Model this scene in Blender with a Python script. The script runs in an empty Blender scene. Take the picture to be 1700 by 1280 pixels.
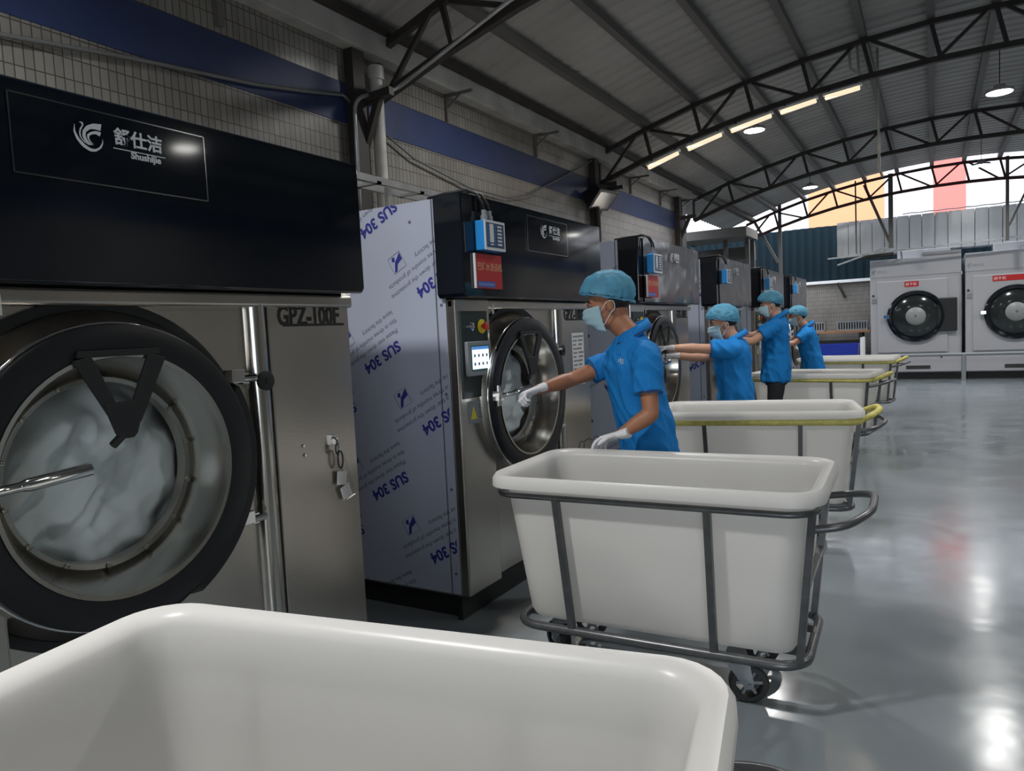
import bpy, bmesh, math, random
from math import sin, cos, pi, radians, sqrt
from mathutils import Vector, Matrix, noise
random.seed(7)
S = bpy.context.scene
COL = S.collection
V = Vector

# ------------------------------------------------------------------ camera
def cam_basis(yaw, pitch, roll):
    f = V((sin(yaw)*cos(pitch), cos(yaw)*cos(pitch), sin(pitch)))
    r = V((cos(yaw), -sin(yaw), 0)); u = r.cross(f)
    return cos(roll)*r+sin(roll)*u, -sin(roll)*r+cos(roll)*u, f
cr, cu, cf = cam_basis(radians(-30.31), radians(-4.15), radians(-2.766))
cd = bpy.data.cameras.new('camera'); cam = bpy.data.objects.new('camera', cd); COL.objects.link(cam)
cam.matrix_world = Matrix(((cr.x, cu.x, -cf.x, 0), (cr.y, cu.y, -cf.y, 0), (cr.z, cu.z, -cf.z, 1.5), (0, 0, 0, 1)))
cd.sensor_width = 36; cd.lens = 1200/1700*36; cd.clip_start = .02; cd.clip_end = 200
S.camera = cam
# ------------------------------------------------------------------ view, world
S.view_settings.view_transform = 'Standard'; S.view_settings.look = 'None'
S.view_settings.gamma = 1; S.view_settings.use_curve_mapping = False
S.view_settings.exposure = 0.0
w = bpy.data.worlds.new('sky'); S.world = w; w.use_nodes = True
w.node_tree.nodes['Background'].inputs[0].default_value = (.86, .93, 1, 1)
w.node_tree.nodes['Background'].inputs[1].default_value = 4.2
LAMP_W = 50
LAMPS = [(-2.16, .45, 4.08), (-2.16, 5.5, 4.18), (-2.16, 10.8, 4.18), (-2.16, 16.2, 4.18),
         (.75, .3, 4.2), (.75, 5.6, 4.2), (.72, 10.9, 4.14), (.8, 16.4, 4.2),
         (3.7, .3, 3.83), (3.55, 5.6, 3.83), (3.7, 11.0, 3.83), (3.64, 16.4, 3.83)]
LAMP_F = [1.9, .9, 1, 1, .45, .9, 1, 1, .3, .9, 1, 1]
for (x, y, z), lf in zip(LAMPS, LAMP_F):
    l = bpy.data.lights.new('lamp_light', 'AREA'); l.shape = 'DISK'; l.size = .26; l.energy = LAMP_W*lf; l.spread = radians(150); l.color = (1, .985, .96)
    o = bpy.data.objects.new('lamp_light', l); COL.objects.link(o); o.location = (x, y, z-.012)

# ------------------------------------------------------------------ materials
MATS = {}
def mat(name, col, rough=.5, metal=0, emit=0, noise_=0, nscale=8, bump=0, bscale=40, bstretch=(1, 1, 1), spec=.5, coat=0, alpha=1, transl=0, col2=None):
    if name in MATS: return MATS[name]
    m = bpy.data.materials.new(name); m.use_nodes = True; MATS[name] = m
    nt = m.node_tree; b = nt.nodes['Principled BSDF']; L = nt.links
    c4 = (*col, 1)
    b.inputs['Base Color'].default_value = c4; b.inputs['Roughness'].default_value = rough
    b.inputs['Metallic'].default_value = metal; b.inputs['Specular IOR Level'].default_value = spec
    b.inputs['Coat Weight'].default_value = coat; b.inputs['Coat Roughness'].default_value = .05
    if emit:
        b.inputs['Emission Color'].default_value = c4; b.inputs['Emission Strength'].default_value = emit
    tc = nt.nodes.new('ShaderNodeTexCoord')
    if noise_:
        n = nt.nodes.new('ShaderNodeTexNoise'); n.inputs['Scale'].default_value = nscale; n.inputs['Detail'].default_value = 5
        L.new(tc.outputs['Object'], n.inputs['Vector'])
        mx = nt.nodes.new('ShaderNodeMix'); mx.data_type = 'RGBA'
        d = col2 if col2 else tuple(c*(1-noise_) for c in col)
        mx.inputs[6].default_value = (*d, 1); mx.inputs[7].default_value = c4
        mr = nt.nodes.new('ShaderNodeMapRange'); mr.inputs[1].default_value = .35; mr.inputs[2].default_value = .65
        L.new(n.outputs['Fac'], mr.inputs[0]); L.new(mr.outputs[0], mx.inputs[0]); L.new(mx.outputs[2], b.inputs['Base Color'])
    if bump:
        mp = nt.nodes.new('ShaderNodeMapping'); mp.inputs['Scale'].default_value = bstretch
        L.new(tc.outputs['Object'], mp.inputs[0])
        n = nt.nodes.new('ShaderNodeTexNoise'); n.inputs['Scale'].default_value = bscale; n.inputs['Detail'].default_value = 4
        L.new(mp.outputs[0], n.inputs['Vector'])
        bp = nt.nodes.new('ShaderNodeBump'); bp.inputs['Strength'].default_value = bump; bp.inputs['Distance'].default_value = .02
        L.new(n.outputs['Fac'], bp.inputs['Height']); L.new(bp.outputs[0], b.inputs['Normal'])
    out = nt.nodes['Material Output']; last = b.outputs[0]
    if transl:
        t = nt.nodes.new('ShaderNodeBsdfTranslucent'); t.inputs[0].default_value = c4
        mx = nt.nodes.new('ShaderNodeMixShader'); mx.inputs[0].default_value = transl
        L.new(last, mx.inputs[1]); L.new(t.outputs[0], mx.inputs[2]); last = mx.outputs[0]
    if alpha < 1:
        t = nt.nodes.new('ShaderNodeBsdfTransparent')
        mx = nt.nodes.new('ShaderNodeMixShader'); mx.inputs[0].default_value = alpha
        L.new(t.outputs[0], mx.inputs[1]); L.new(last, mx.inputs[2]); last = mx.outputs[0]
    L.new(last, out.inputs[0])
    return m

M_STEEL = mat('stainless_steel', (.60, .565, .52), .27, 1, bump=.03, bscale=30, bstretch=(1, .5, 14), noise_=.12, nscale=2.5)
M_STEELP = mat('polished_steel', (.56, .54, .50), .20, 1)
M_EDGE = mat('dark_polished_edge', (.5, .5, .5), .15, 1)
M_CHROME = mat('chrome', (.8, .8, .8), .07, 1)
M_BLACKG = mat('gloss_black', (.006, .008, .012), .09, 0, spec=.6)
M_DOORB = mat('door_black', (.012, .013, .015), .34, 0, spec=.4)
M_BLACKH = mat('hood_black', (.006, .009, .014), .07, 0, spec=.55)
M_BLACK = mat('black_rubber', (.012, .013, .014), .5)
M_DARK = mat('dark_interior', (.03, .03, .03), .6)
M_WRAPH = mat('wrapped_black', (.075, .075, .08), .16, 0, bump=.09, bscale=2.5, spec=.9, noise_=.3, nscale=2)
M_FILM = mat('protective_film', (.62, .68, .84), .30, .35, spec=.4, noise_=.03, nscale=3)
M_INK = mat('film_ink', (.03, .035, .26), .5)
M_INK2 = mat('film_ink_grey', (.05, .055, .12), .5)
M_SEAM = mat('seam_grey', (.20, .21, .24), .4, .5)
M_WHITE = mat('white_plastic_print', (.82, .82, .82), .4)
M_LOGO = mat('silver_print', (.72, .74, .76), .35)
M_LETTER = mat('letter_black', (.018, .018, .014), .5)
M_TUB = mat('tub_plastic', (.84, .835, .82), .3, 0, transl=.5, spec=.4, bump=.05, bscale=5)
M_FRAME = mat('painted_tube_grey', (.135, .14, .145), .32, .55, noise_=.25, nscale=20)
M_TAPE = mat('yellow_foam_wrap', (.62, .56, .16), .7, noise_=.25, nscale=30)
M_RUB = mat('caster_rubber', (.02, .02, .022), .45)
M_GALV = mat('galvanised', (.60, .62, .63), .35, .85, noise_=.2, nscale=9)
M_TRUSS = mat('truss_brown', (.035, .030, .028), .6, noise_=.3, nscale=6)
M_TRUSSR = mat('truss_red_brown', (.06, .022, .022), .6, noise_=.3, nscale=6)
M_PURLIN = mat('purlin_grey', (.12, .115, .11), .6)
M_CONC = mat('painted_concrete', (.40, .40, .385), .85, noise_=.25, nscale=4)
M_PVC = mat('pvc_pipe', (.50, .50, .47), .5, noise_=.3, nscale=7)
M_SKIN = mat('skin', (.38, .165, .09), .5, noise_=.15, nscale=14)
M_SKIN2 = mat('skin_light', (.55, .30, .20), .5, noise_=.12, nscale=14)
M_SHIRT = mat('blue_polo_cloth', (.012, .20, .56), .75, bump=.25, bscale=160, spec=.2)
M_TRIM = mat('maroon_trim', (.06, .02, .07), .7)
M_PANTS = mat('black_trouser_cloth', (.012, .013, .017), .85)
M_GLOVE = mat('white_cotton_glove', (.74, .74, .76), .85, bump=.2, bscale=200)
M_HAIR = mat('black_hair', (.012, .010, .009), .6)
M_NET = mat('blue_hairnet', (.20, .62, .88), .6, alpha=.50, bump=.5, bscale=28, noise_=.25, nscale=16, transl=.25)
M_MASK = mat('blue_face_mask', (.42, .63, .72), .7, transl=.15)
M_LOOP = mat('white_elastic', (.8, .8, .78), .7)
M_EYE = mat('eye_white', (.30, .26, .23), .25)
M_IRIS = mat('eye_dark', (.02, .012, .01), .15)
M_LIP = mat('lip', (.35, .12, .10), .5)
M_LINEN = mat('white_linen', (.86, .90, .91), .9, bump=.12, bscale=9)
M_RED = mat('red_sign', (.52, .012, .015), .4)
M_BLUEB = mat('blue_enamel', (.02, .28, .72), .35)
M_NAVY = mat('navy_panel', (.03, .07, .16), .4)
M_SCREEN = mat('screen_lit', (.75, .88, 1), .4, emit=1.1)
M_SCRBAR = mat('screen_blue_bar', (.1, .3, .75), .4, emit=.5)
M_GREENP = mat('screen_bezel_green', (.02, .12, .10), .5)
M_GREYP = mat('grey_plastic', (.24, .26, .28), .45)
M_PANELD = mat('control_panel_dark', (.010, .022, .022), .35)
M_ESTOP = mat('emergency_red', (.6, .05, .03), .35)
M_YEL = mat('warning_yellow', (.75, .62, .03), .5)
M_DRYER = mat('dryer_enamel', (.42, .42, .445), .42)
M_DRYERD = mat('dryer_dark_grey', (.30, .30, .32), .5)  # darker grey than the enamel, for the seam strip and top flap
M_LAMPE = mat('lamp_diffuser', (1, .98, .93), .5, emit=22)
M_TUBEE = mat('tube_glow', (1, .80, .56), .5, emit=.92)
M_CABLE = mat('cable_grey', (.13, .135, .14), .5)
M_ORANGE = mat('orange_cladding', (.52, .225, .11), .7)
M_PINK = mat('pink_facade', (.55, .46, .45), .8)
M_FRED = mat('red_cladding', (.62, .13, .11), .7)
M_BLUEBIN = mat('blue_bin_plastic', (.015, .04, .38), .4)
M_WOOD = mat('orange_wood', (.38, .18, .08), .55)
M_LENS = mat('floodlight_lens', (.14, .15, .16), .15, spec=.8)
M_LABELP = mat('label_paper', (.78, .78, .77), .5)
M_GREENPAPER = mat('green_print', (.08, .25, .14), .6)
M_TEAL = None
def glass(name, tint=(.85, .88, .88), refl=.07):
    m = bpy.data.materials.new(name); m.use_nodes = True; nt = m.node_tree; nt.nodes.clear(); L = nt.links
    o = nt.nodes.new('ShaderNodeOutputMaterial'); t = nt.nodes.new('ShaderNodeBsdfTransparent'); t.inputs[0].default_value = (*tint, 1)
    g = nt.nodes.new('ShaderNodeBsdfGlossy'); g.inputs['Roughness'].default_value = .04
    f = nt.nodes.new('ShaderNodeFresnel'); f.inputs[0].default_value = 1.22
    mx = nt.nodes.new('ShaderNodeMixShader'); L.new(f.outputs[0], mx.inputs[0]); L.new(t.outputs[0], mx.inputs[1]); L.new(g.outputs[0], mx.inputs[2]); L.new(mx.outputs[0], o.inputs[0])
    return m
M_GLASS = glass('door_glass'); M_GLASSD = glass('dark_door_glass', (.25, .28, .28)); M_BAG = glass('clear_plastic', (.95, .95, .95))

def floor_mat():
    m = mat('grey_epoxy_floor', (.235, .26, .272), .13, spec=.5)
    nt = m.node_tree; L = nt.links; b = nt.nodes['Principled BSDF']
    tc = nt.nodes.new('ShaderNodeTexCoord'); n = nt.nodes.new('ShaderNodeTexNoise'); n.inputs['Scale'].default_value = .9; n.inputs['Detail'].default_value = 6
    L.new(tc.outputs['Object'], n.inputs['Vector'])
    r = nt.nodes.new('ShaderNodeValToRGB'); r.color_ramp.elements[0].position = .3; r.color_ramp.elements[0].color = (.160, .188, .204, 1)
    r.color_ramp.elements[1].position = .7; r.color_ramp.elements[1].color = (.208, .240, .260, 1)
    L.new(n.outputs['Fac'], r.inputs[0]); L.new(r.outputs[0], b.inputs['Base Color'])
    n2 = nt.nodes.new('ShaderNodeTexNoise'); n2.inputs['Scale'].default_value = 2.2; n2.inputs['Detail'].default_value = 3
    L.new(tc.outputs['Object'], n2.inputs['Vector'])
    mr = nt.nodes.new('ShaderNodeMapRange'); mr.inputs[1].default_value = .3; mr.inputs[2].default_value = .7; mr.inputs[3].default_value = .10; mr.inputs[4].default_value = .24
    L.new(n2.outputs['Fac'], mr.inputs[0]); L.new(mr.outputs[0], b.inputs['Roughness'])
    bp = nt.nodes.new('ShaderNodeBump'); bp.inputs['Strength'].default_value = .12; bp.inputs['Distance'].default_value = .01
    n3 = nt.nodes.new('ShaderNodeTexNoise'); n3.inputs['Scale'].default_value = 5; L.new(tc.outputs['Object'], n3.inputs['Vector'])
    L.new(n3.outputs['Fac'], bp.inputs['Height']); L.new(bp.outputs[0], b.inputs['Normal'])
    return m
M_FLOOR = floor_mat()

def tile_mat(name, axis, c1=(.25, .245, .23), c2=(.20, .195, .18), mortar=(.07, .062, .052)):
    m = mat(name, c1, .3); nt = m.node_tree; L = nt.links; b = nt.nodes['Principled BSDF']
    tc = nt.nodes.new('ShaderNodeTexCoord'); sp = nt.nodes.new('ShaderNodeSeparateXYZ'); cb = nt.nodes.new('ShaderNodeCombineXYZ')
    L.new(tc.outputs['Object'], sp.inputs[0]); L.new(sp.outputs[axis], cb.inputs[0]); L.new(sp.outputs[2], cb.inputs[1])
    br = nt.nodes.new('ShaderNodeTexBrick'); br.offset = 0; br.inputs['Scale'].default_value = 1
    br.inputs['Brick Width'].default_value = .0475; br.inputs['Row Height'].default_value = .108; br.inputs['Mortar Size'].default_value = .0032
    br.inputs['Color1'].default_value = (*c1, 1); br.inputs['Color2'].default_value = (*c2, 1); br.inputs['Mortar'].default_value = (*mortar, 1)
    L.new(cb.outputs[0], br.inputs['Vector'])
    n = nt.nodes.new('ShaderNodeTexNoise'); n.inputs['Scale'].default_value = 1.4; n.inputs['Detail'].default_value = 6; L.new(tc.outputs['Object'], n.inputs['Vector'])
    mr = nt.nodes.new('ShaderNodeMapRange'); mr.inputs[1].default_value = .3; mr.inputs[2].default_value = .7; mr.inputs[3].default_value = .72; mr.inputs[4].default_value = 1.08
    L.new(n.outputs['Fac'], mr.inputs[0])
    mx = nt.nodes.new('ShaderNodeMix'); mx.data_type = 'RGBA'; mx.blend_type = 'MULTIPLY'; mx.inputs[0].default_value = 1
    L.new(br.outputs['Color'], mx.inputs[6]); L.new(mr.outputs[0], mx.inputs[7]); L.new(mx.outputs[2], b.inputs['Base Color'])
    bp = nt.nodes.new('ShaderNodeBump'); bp.invert = True; bp.inputs['Strength'].default_value = .5; bp.inputs['Distance'].default_value = .003
    L.new(br.outputs['Fac'], bp.inputs['Height']); L.new(bp.outputs[0], b.inputs['Normal'])
    return m
M_TILEY = tile_mat('mosaic_tile_side', 1); M_TILEX = tile_mat('mosaic_tile_end', 0, (.30, .28, .26), (.26, .24, .22))

def ribbed(name, col, axis, pitch, depth=.5, rough=.4, metal=0, col2=None):
    m = mat(name, col, rough, metal); nt = m.node_tree; L = nt.links; b = nt.nodes['Principled BSDF']
    tc = nt.nodes.new('ShaderNodeTexCoord'); wv = nt.nodes.new('ShaderNodeTexWave'); wv.bands_direction = 'XYZ'[axis]
    wv.inputs['Scale'].default_value = .314/pitch; wv.inputs['Distortion'].default_value = 0
    L.new(tc.outputs['Object'], wv.inputs['Vector'])
    bp = nt.nodes.new('ShaderNodeBump'); bp.inputs['Strength'].default_value = depth; bp.inputs['Distance'].default_value = .02
    L.new(wv.outputs['Fac'], bp.inputs['Height']); L.new(bp.outputs[0], b.inputs['Normal'])
    return m
M_TEAL = ribbed('teal_corrugated', (.009, .020, .028), 0, .2, .8, .85); M_TEAL.node_tree.nodes['Principled BSDF'].inputs['Specular IOR Level'].default_value = .15
M_SILVER = mat('silver_sheet', (.68, .70, .73), .26, .9, bump=.25, bscale=2.2, bstretch=(3, 1, .25))
M_SLAT = ribbed('dark_shutter', (.03, .04, .045), 2, .08, .8, .5)
M_ROOF = mat('roof_sheet', (.36, .35, .335), .55, noise_=.18, nscale=1.2)
M_BAND = mat('blue_band_paint', (.022, .040, .12), .55, noise_=.2, nscale=3)

# ------------------------------------------------------------------ helpers
def tag(o, label=None, cat=None, group=None, kind=None):
    if label: o['label'] = label
    if cat: o['category'] = cat
    if group: o['group'] = group
    if kind: o['kind'] = kind
    return o
def empty(name, loc, label=None, cat=None, group=None, rz=0):
    o = bpy.data.objects.new(name, None); COL.objects.link(o); o.location = loc; o.rotation_euler = (0, 0, rz); o.empty_display_size = .1
    return tag(o, label, cat, group)
def obj(name, bm, m, parent=None, smooth=False, bevel=0, seg=2, loc=None, solid=0, auto=None):
    me = bpy.data.meshes.new(name); bmesh.ops.recalc_face_normals(bm, faces=bm.faces[:]) if bm.faces else None
    bm.to_mesh(me); bm.free()
    for q in (m if isinstance(m, (list, tuple)) else [m]): me.materials.append(q)
    o = bpy.data.objects.new(name, me); COL.objects.link(o)
    if parent: o.parent = parent
    if loc: o.location = loc
    if smooth:
        for p in me.polygons: p.use_smooth = True
        if auto is not None:
            try: me.set_sharp_from_angle(angle=radians(auto))
            except Exception: pass
    if solid:
        md = o.modifiers.new('s', 'SOLIDIFY'); md.thickness = solid; md.offset = 0
    if bevel:
        md = o.modifiers.new('b', 'BEVEL'); md.width = bevel; md.segments = seg; md.limit_method = 'ANGLE'; md.angle_limit = radians(40)
    return o
def struct(name, bm, m, **k): return tag(obj(name, bm, m, **k), kind='structure')
def B(): return bmesh.new()
def box(bm, a, b, mi=0):
    x0, y0, z0 = a; x1, y1, z1 = b
    v = [bm.verts.new(p) for p in ((x0, y0, z0), (x1, y0, z0), (x1, y1, z0), (x0, y1, z0), (x0, y0, z1), (x1, y0, z1), (x1, y1, z1), (x0, y1, z1))]
    for f in ((0, 3, 2, 1), (4, 5, 6, 7), (0, 1, 5, 4), (1, 2, 6, 5), (2, 3, 7, 6), (3, 0, 4, 7)):
        bm.faces.new([v[i] for i in f]).material_index = mi
    return bm
def rings(bm, rr, closed=False, caps=True, mi=0, tip=True):
    """loft vertex rings"""
    vs = [[bm.verts.new(p) for p in r] for r in rr]
    n = len(vs[0]); m = len(vs)
    for i in range(m if closed else m-1):
        a, b = vs[i], vs[(i+1) % m]
        for j in range(n):
            f = bm.faces.new((a[j], a[(j+1) % n], b[(j+1) % n], b[j])); f.material_index = mi
    if caps and not closed:
        bm.faces.new(vs[0][::-1]).material_index = mi; bm.faces.new(vs[-1]).material_index = mi
    return vs
def frame_of(t, up=V((0, 0, 1))):
    t = t.normalized()
    if abs(t.dot(up)) > .97: up = V((1, 0, 0))
    s = t.cross(up).normalized(); return s, s.cross(t).normalized()
def tube(bm, pts, r, n=8, closed=False, mi=0):
    pts = [V(p) for p in pts]; m = len(pts); rr = []
    s = None
    for i, p in enumerate(pts):
        a = pts[(i-1) % m] if (closed or i > 0) else p; b = pts[(i+1) % m] if (closed or i < m-1) else p
        t = (b-a).normalized()
        if s is None: s, u = frame_of(t)
        else:
            s = (s - t*s.dot(t)).normalized(); u = s.cross(t).normalized()
        R = r[i] if isinstance(r, (list, tuple)) else r
        rr.append([p+s*R*cos(2*pi*k/n)+u*R*sin(2*pi*k/n) for k in range(n)])
    rings(bm, rr, closed, mi=mi); return bm
def arc_pts(pts, rad=.04, seg=5):
    """round the inner corners of a polyline"""
    pts = [V(p) for p in pts]; out = [pts[0]]
    for i in range(1, len(pts)-1):
        p = pts[i]; a = (pts[i-1]-p); b = (pts[i+1]-p); ra = min(rad, a.length*.49, b.length*.49)
        A = p+a.normalized()*ra; Bq = p+b.normalized()*ra
        for k in range(seg+1):
            t = k/seg; out.append((1-t)**2*A+2*t*(1-t)*p+t*t*Bq)
    out.append(pts[-1]); return out
def bar(bm, a, b, w_, h_=None, mi=0):
    """rectangular bar between points"""
    h_ = h_ or w_; a = V(a); b = V(b); s, u = frame_of(b-a)
    rings(bm, [[p+s*w_/2*i+u*h_/2*j for i, j in ((-1, -1), (1, -1), (1, 1), (-1, 1))] for p in (a, b)], mi=mi); return bm
def rrect(cx, cy, lx, ly, r, z, n=6):
    out = []
    for q, (sx, sy) in enumerate(((1, 1), (-1, 1), (-1, -1), (1, -1))):
        for k in range(n+1):
            a = pi/2*q+pi/2*k/n
            out.append(V((cx+sx*(lx/2-r)+r*cos(a), cy+sy*(ly/2-r)+r*sin(a), z)))
    return out
def latheX(bm, prof, cy, cz, n=64, closed=False, caps=False, mi=0, a0=0, a1=2*pi):
    """profile of (x, r) turned about an axis along x"""
    full = abs(a1-a0-2*pi) < 1e-6
    rr = [[V((x, cy+r*cos(a0+(a1-a0)*k/n), cz+r*sin(a0+(a1-a0)*k/n))) for k in range(n if full else n+1)] for x, r in prof]
    if full: rings(bm, rr, closed, caps, mi)
    else:
        vs = [[bm.verts.new(p) for p in r] for r in rr]; m = len(vs)
        for i in range(m if closed else m-1):
            for j in range(n):
                bm.faces.new((vs[i][j], vs[i][j+1], vs[(i+1) % m][j+1], vs[(i+1) % m][j])).material_index = mi
        if closed:
            bm.faces.new([v[0] for v in vs]); bm.faces.new([v[-1] for v in vs][::-1])
    return bm
def ring_lathe(bm, p0, ax, prof, n=24, closed=False, caps=True, mi=0):
    ax = V(ax).normalized(); s, u = frame_of(ax); p0 = V(p0)
    rings(bm, [[p0+ax*h+s*r*cos(2*pi*k/n)+u*r*sin(2*pi*k/n) for k in range(n)] for h, r in prof], closed, caps, mi); return bm
def cyl(bm, a, b, r, n=16, mi=0):
    a = V(a); b = V(b); return ring_lathe(bm, a, b-a, [(0, r), ((b-a).length, r)], n, mi=mi)
def prism(bm, pts, d, mi=0):
    """polygon pts (3D) extruded by vector d"""
    d = V(d); a = [bm.verts.new(V(p)) for p in pts]; b = [bm.verts.new(V(p)+d) for p in pts]; n = len(a)
    fs = [bm.faces.new(a[::-1]), bm.faces.new(b)]
    for i in range(n): fs.append(bm.faces.new((a[i], a[(i+1) % n], b[(i+1) % n], b[i])))
    for f in fs: f.material_index = mi
    return bm
def ellipsoid(bm, c, ax, r, su=10, sv=16):
    """ax = (f, s, u) orthonormal axes"""
    c = V(c); f, s, u = ax; rr = []
    top = bm.verts.new(c+u*r[2]); bot = bm.verts.new(c-u*r[2]); vs = []
    for i in range(1, su):
        ph = pi*i/su
        vs.append([bm.verts.new(c+u*r[2]*cos(ph)+f*r[0]*sin(ph)*cos(2*pi*k/sv)+s*r[1]*sin(ph)*sin(2*pi*k/sv)) for k in range(sv)])
    for k in range(sv):
        bm.faces.new((top, vs[0][k], vs[0][(k+1) % sv])); bm.faces.new((bot, vs[-1][(k+1) % sv], vs[-1][k]))
        for i in range(len(vs)-1): bm.faces.new((vs[i][k], vs[i+1][k], vs[i+1][(k+1) % sv], vs[i][(k+1) % sv]))
    return bm
XYZ = (V((1, 0, 0)), V((0, 1, 0)), V((0, 0, 1)))
def text(bm, s, size, origin, right, up, bold=0, depth=0, align='LEFT', mi=0, squash=1):
    c = bpy.data.curves.new('t', 'FONT'); c.body = s; c.size = size; c.offset = bold; c.extrude = depth; c.align_x = align; c.resolution_u = 3
    o = bpy.data.objects.new('t', c); COL.objects.link(o)
    bpy.context.view_layer.update()
    me = bpy.data.meshes.new_from_object(o.evaluated_get(bpy.context.evaluated_depsgraph_get()))
    r = V(right).normalized(); u = V(up).normalized(); n = r.cross(u); org = V(origin)
    base = len(bm.verts)
    vs = [bm.verts.new(org+r*v.co.x*squash+u*v.co.y+n*v.co.z) for v in me.vertices]
    for p in me.polygons:
        try: bm.faces.new([vs[i] for i in p.vertices]).material_index = mi
        except ValueError: pass
    bpy.data.objects.remove(o); bpy.data.curves.remove(c); bpy.data.meshes.remove(me)
    return bm
def remesh(name, bm, m, parent, voxel=.008, smooth=4, disp=None, root=V((0, 0, 0)), mats=None):
    me = bpy.data.meshes.new('tmp'); bmesh.ops.recalc_face_normals(bm, faces=bm.faces[:]); bm.to_mesh(me); bm.free()
    o = bpy.data.objects.new('tmp', me); COL.objects.link(o)
    r = o.modifiers.new('r', 'REMESH'); r.mode = 'VOXEL'; r.voxel_size = voxel; r.use_smooth_shade = True
    if smooth:
        sm = o.modifiers.new('s', 'SMOOTH'); sm.iterations = smooth; sm.factor = .5
    bpy.context.view_layer.update()
    me2 = bpy.data.meshes.new_from_object(o.evaluated_get(bpy.context.evaluated_depsgraph_get()))
    bpy.data.objects.remove(o); bpy.data.meshes.remove(me)
    if disp:
        nor = [v.normal.copy() for v in me2.vertices]
        for v, n_ in zip(me2.vertices, nor): v.co += n_*disp(v.co.copy(), n_)
    for v in me2.vertices: v.co -= root
    for p in me2.polygons: p.use_smooth = True
    me2.materials.clear(); me2.materials.append(m); me2.name = name
    q = bpy.data.objects.new(name, me2); COL.objects.link(q)
    if parent: q.parent = parent
    return q
def dup(root, loc, rz=0):
    r = root.copy(); COL.objects.link(r); r.location = loc; r.rotation_euler = (0, 0, rz)
    def kids(a, b):
        for c in list(a.children):
            d = c.copy(); COL.objects.link(d); d.parent = b; kids(c, d)
    kids(root, r); return r

# ================================================================== SETTING
YB, YF, XL, XR = -4.0, 21.0, -3.85, 4.85
struct('floor', box(B(), (-8, YB-9, -.1), (8, 30, 0)), M_FLOOR)
bm = B(); box(bm, (XL-.24, YB, 0), (XL, 13.1, 3.92)); struct('wall_left', bm, M_TILEY)
bm = B(); box(bm, (XL, YB, 3.15), (XL+.006, 13.1, 3.45)); struct('trim_1', bm, M_BAND)
bm = B(); box(bm, (XL, YB, 3.70), (XL+.13, 13.1, 3.92)); struct('trim_2', bm, M_CONC, bevel=.01)
bm = B(); box(bm, (XR, YB, 0), (XR+.24, YF, 3.92)); struct('wall_right', bm, M_TILEY)
bm = B(); box(bm, (XR-.006, YB, 3.15), (XR, YF, 3.45)); struct('trim_3', bm, M_BAND)
bm = B(); box(bm, (XL-.24, YB-.2, 0), (.2, YB, 4.9)); box(bm, (4.0, YB-.2, 0), (XR+.24, YB, 4.9)); box(bm, (.2, YB-.2, 2.9), (4.0, YB, 4.9)); struct('wall_back', bm, M_TILEX)  # opening is an addition, so daylight reaches the cart fronts
bm = B(); box(bm, (.2, YB-.22, 0), (.28, YB+.02, 2.9)); box(bm, (3.92, YB-.22, 0), (4.0, YB+.02, 2.9)); box(bm, (.28, YB-.22, 2.82), (3.92, YB+.02, 2.9)); struct('door_added_1', bm, M_PURLIN)  # frame of the unseen doorway added behind the camera for daylight
# end wall low, tiled, with teal sheet above
bm = B(); box(bm, (-6.5, YF, 0), (XR+.24, YF+.25, 2.45)); struct('wall_far', bm, M_TILEX)
bm = B(); box(bm, (-6.5, YF-.10, 2.40), (XR, YF+.02, 2.475)); struct('trim_4', bm, M_WHITE)
bm = B()
xs = -6.5
while xs < 2:     # corrugated teal cladding with real folds
    prism(bm, [(xs, YF+.05, 2.475), (xs+.05, YF, 2.475), (xs+.11, YF, 2.475), (xs+.16, YF+.05, 2.475), (xs+.2, YF+.05, 2.475), (xs+.2, YF+.08, 2.475), (xs, YF+.08, 2.475)], (0, 0, 1.44+.03*noise.noise(V((xs*2, 0, 0)))))
    xs += .2
struct('wall_cladding', bm, M_TEAL)
# recess behind the machine row's far end
bm = B(); box(bm, (-6.5, 13.0, 0), (-6.3, YF, 3.7)); box(bm, (-6.5, 12.9, 0), (XL-.24, 13.1, 3.7)); struct('wall_recess', bm, M_SLAT)
# roof
RAD = 12.52; AX = .5; AZ = 4.66-RAD
def roofz(x, off=0): return AZ+sqrt((RAD+off)**2-(x-AX)**2)
def roof():
    bm = B(); y0, y1 = YB-.2, 18.25; xs = [XL-.5+(XR-XL+1.0)*i/40 for i in range(41)]
    pitch = .21; ys = []; y = y0
    while y < y1:
        for d, h in ((0, 0), (.10, 0), (.125, .018), (.185, .018)): ys.append((y+d, h))
        y += pitch
    grid = [[bm.verts.new((x, y, roofz(x, .05)+h)) for x in xs] for y, h in ys]
    for i in range(len(ys)-1):
        for j in range(40): bm.faces.new((grid[i][j], grid[i][j+1], grid[i+1][j+1], grid[i+1][j]))
    return bm
struct('ceiling', roof(), M_ROOF)

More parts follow.
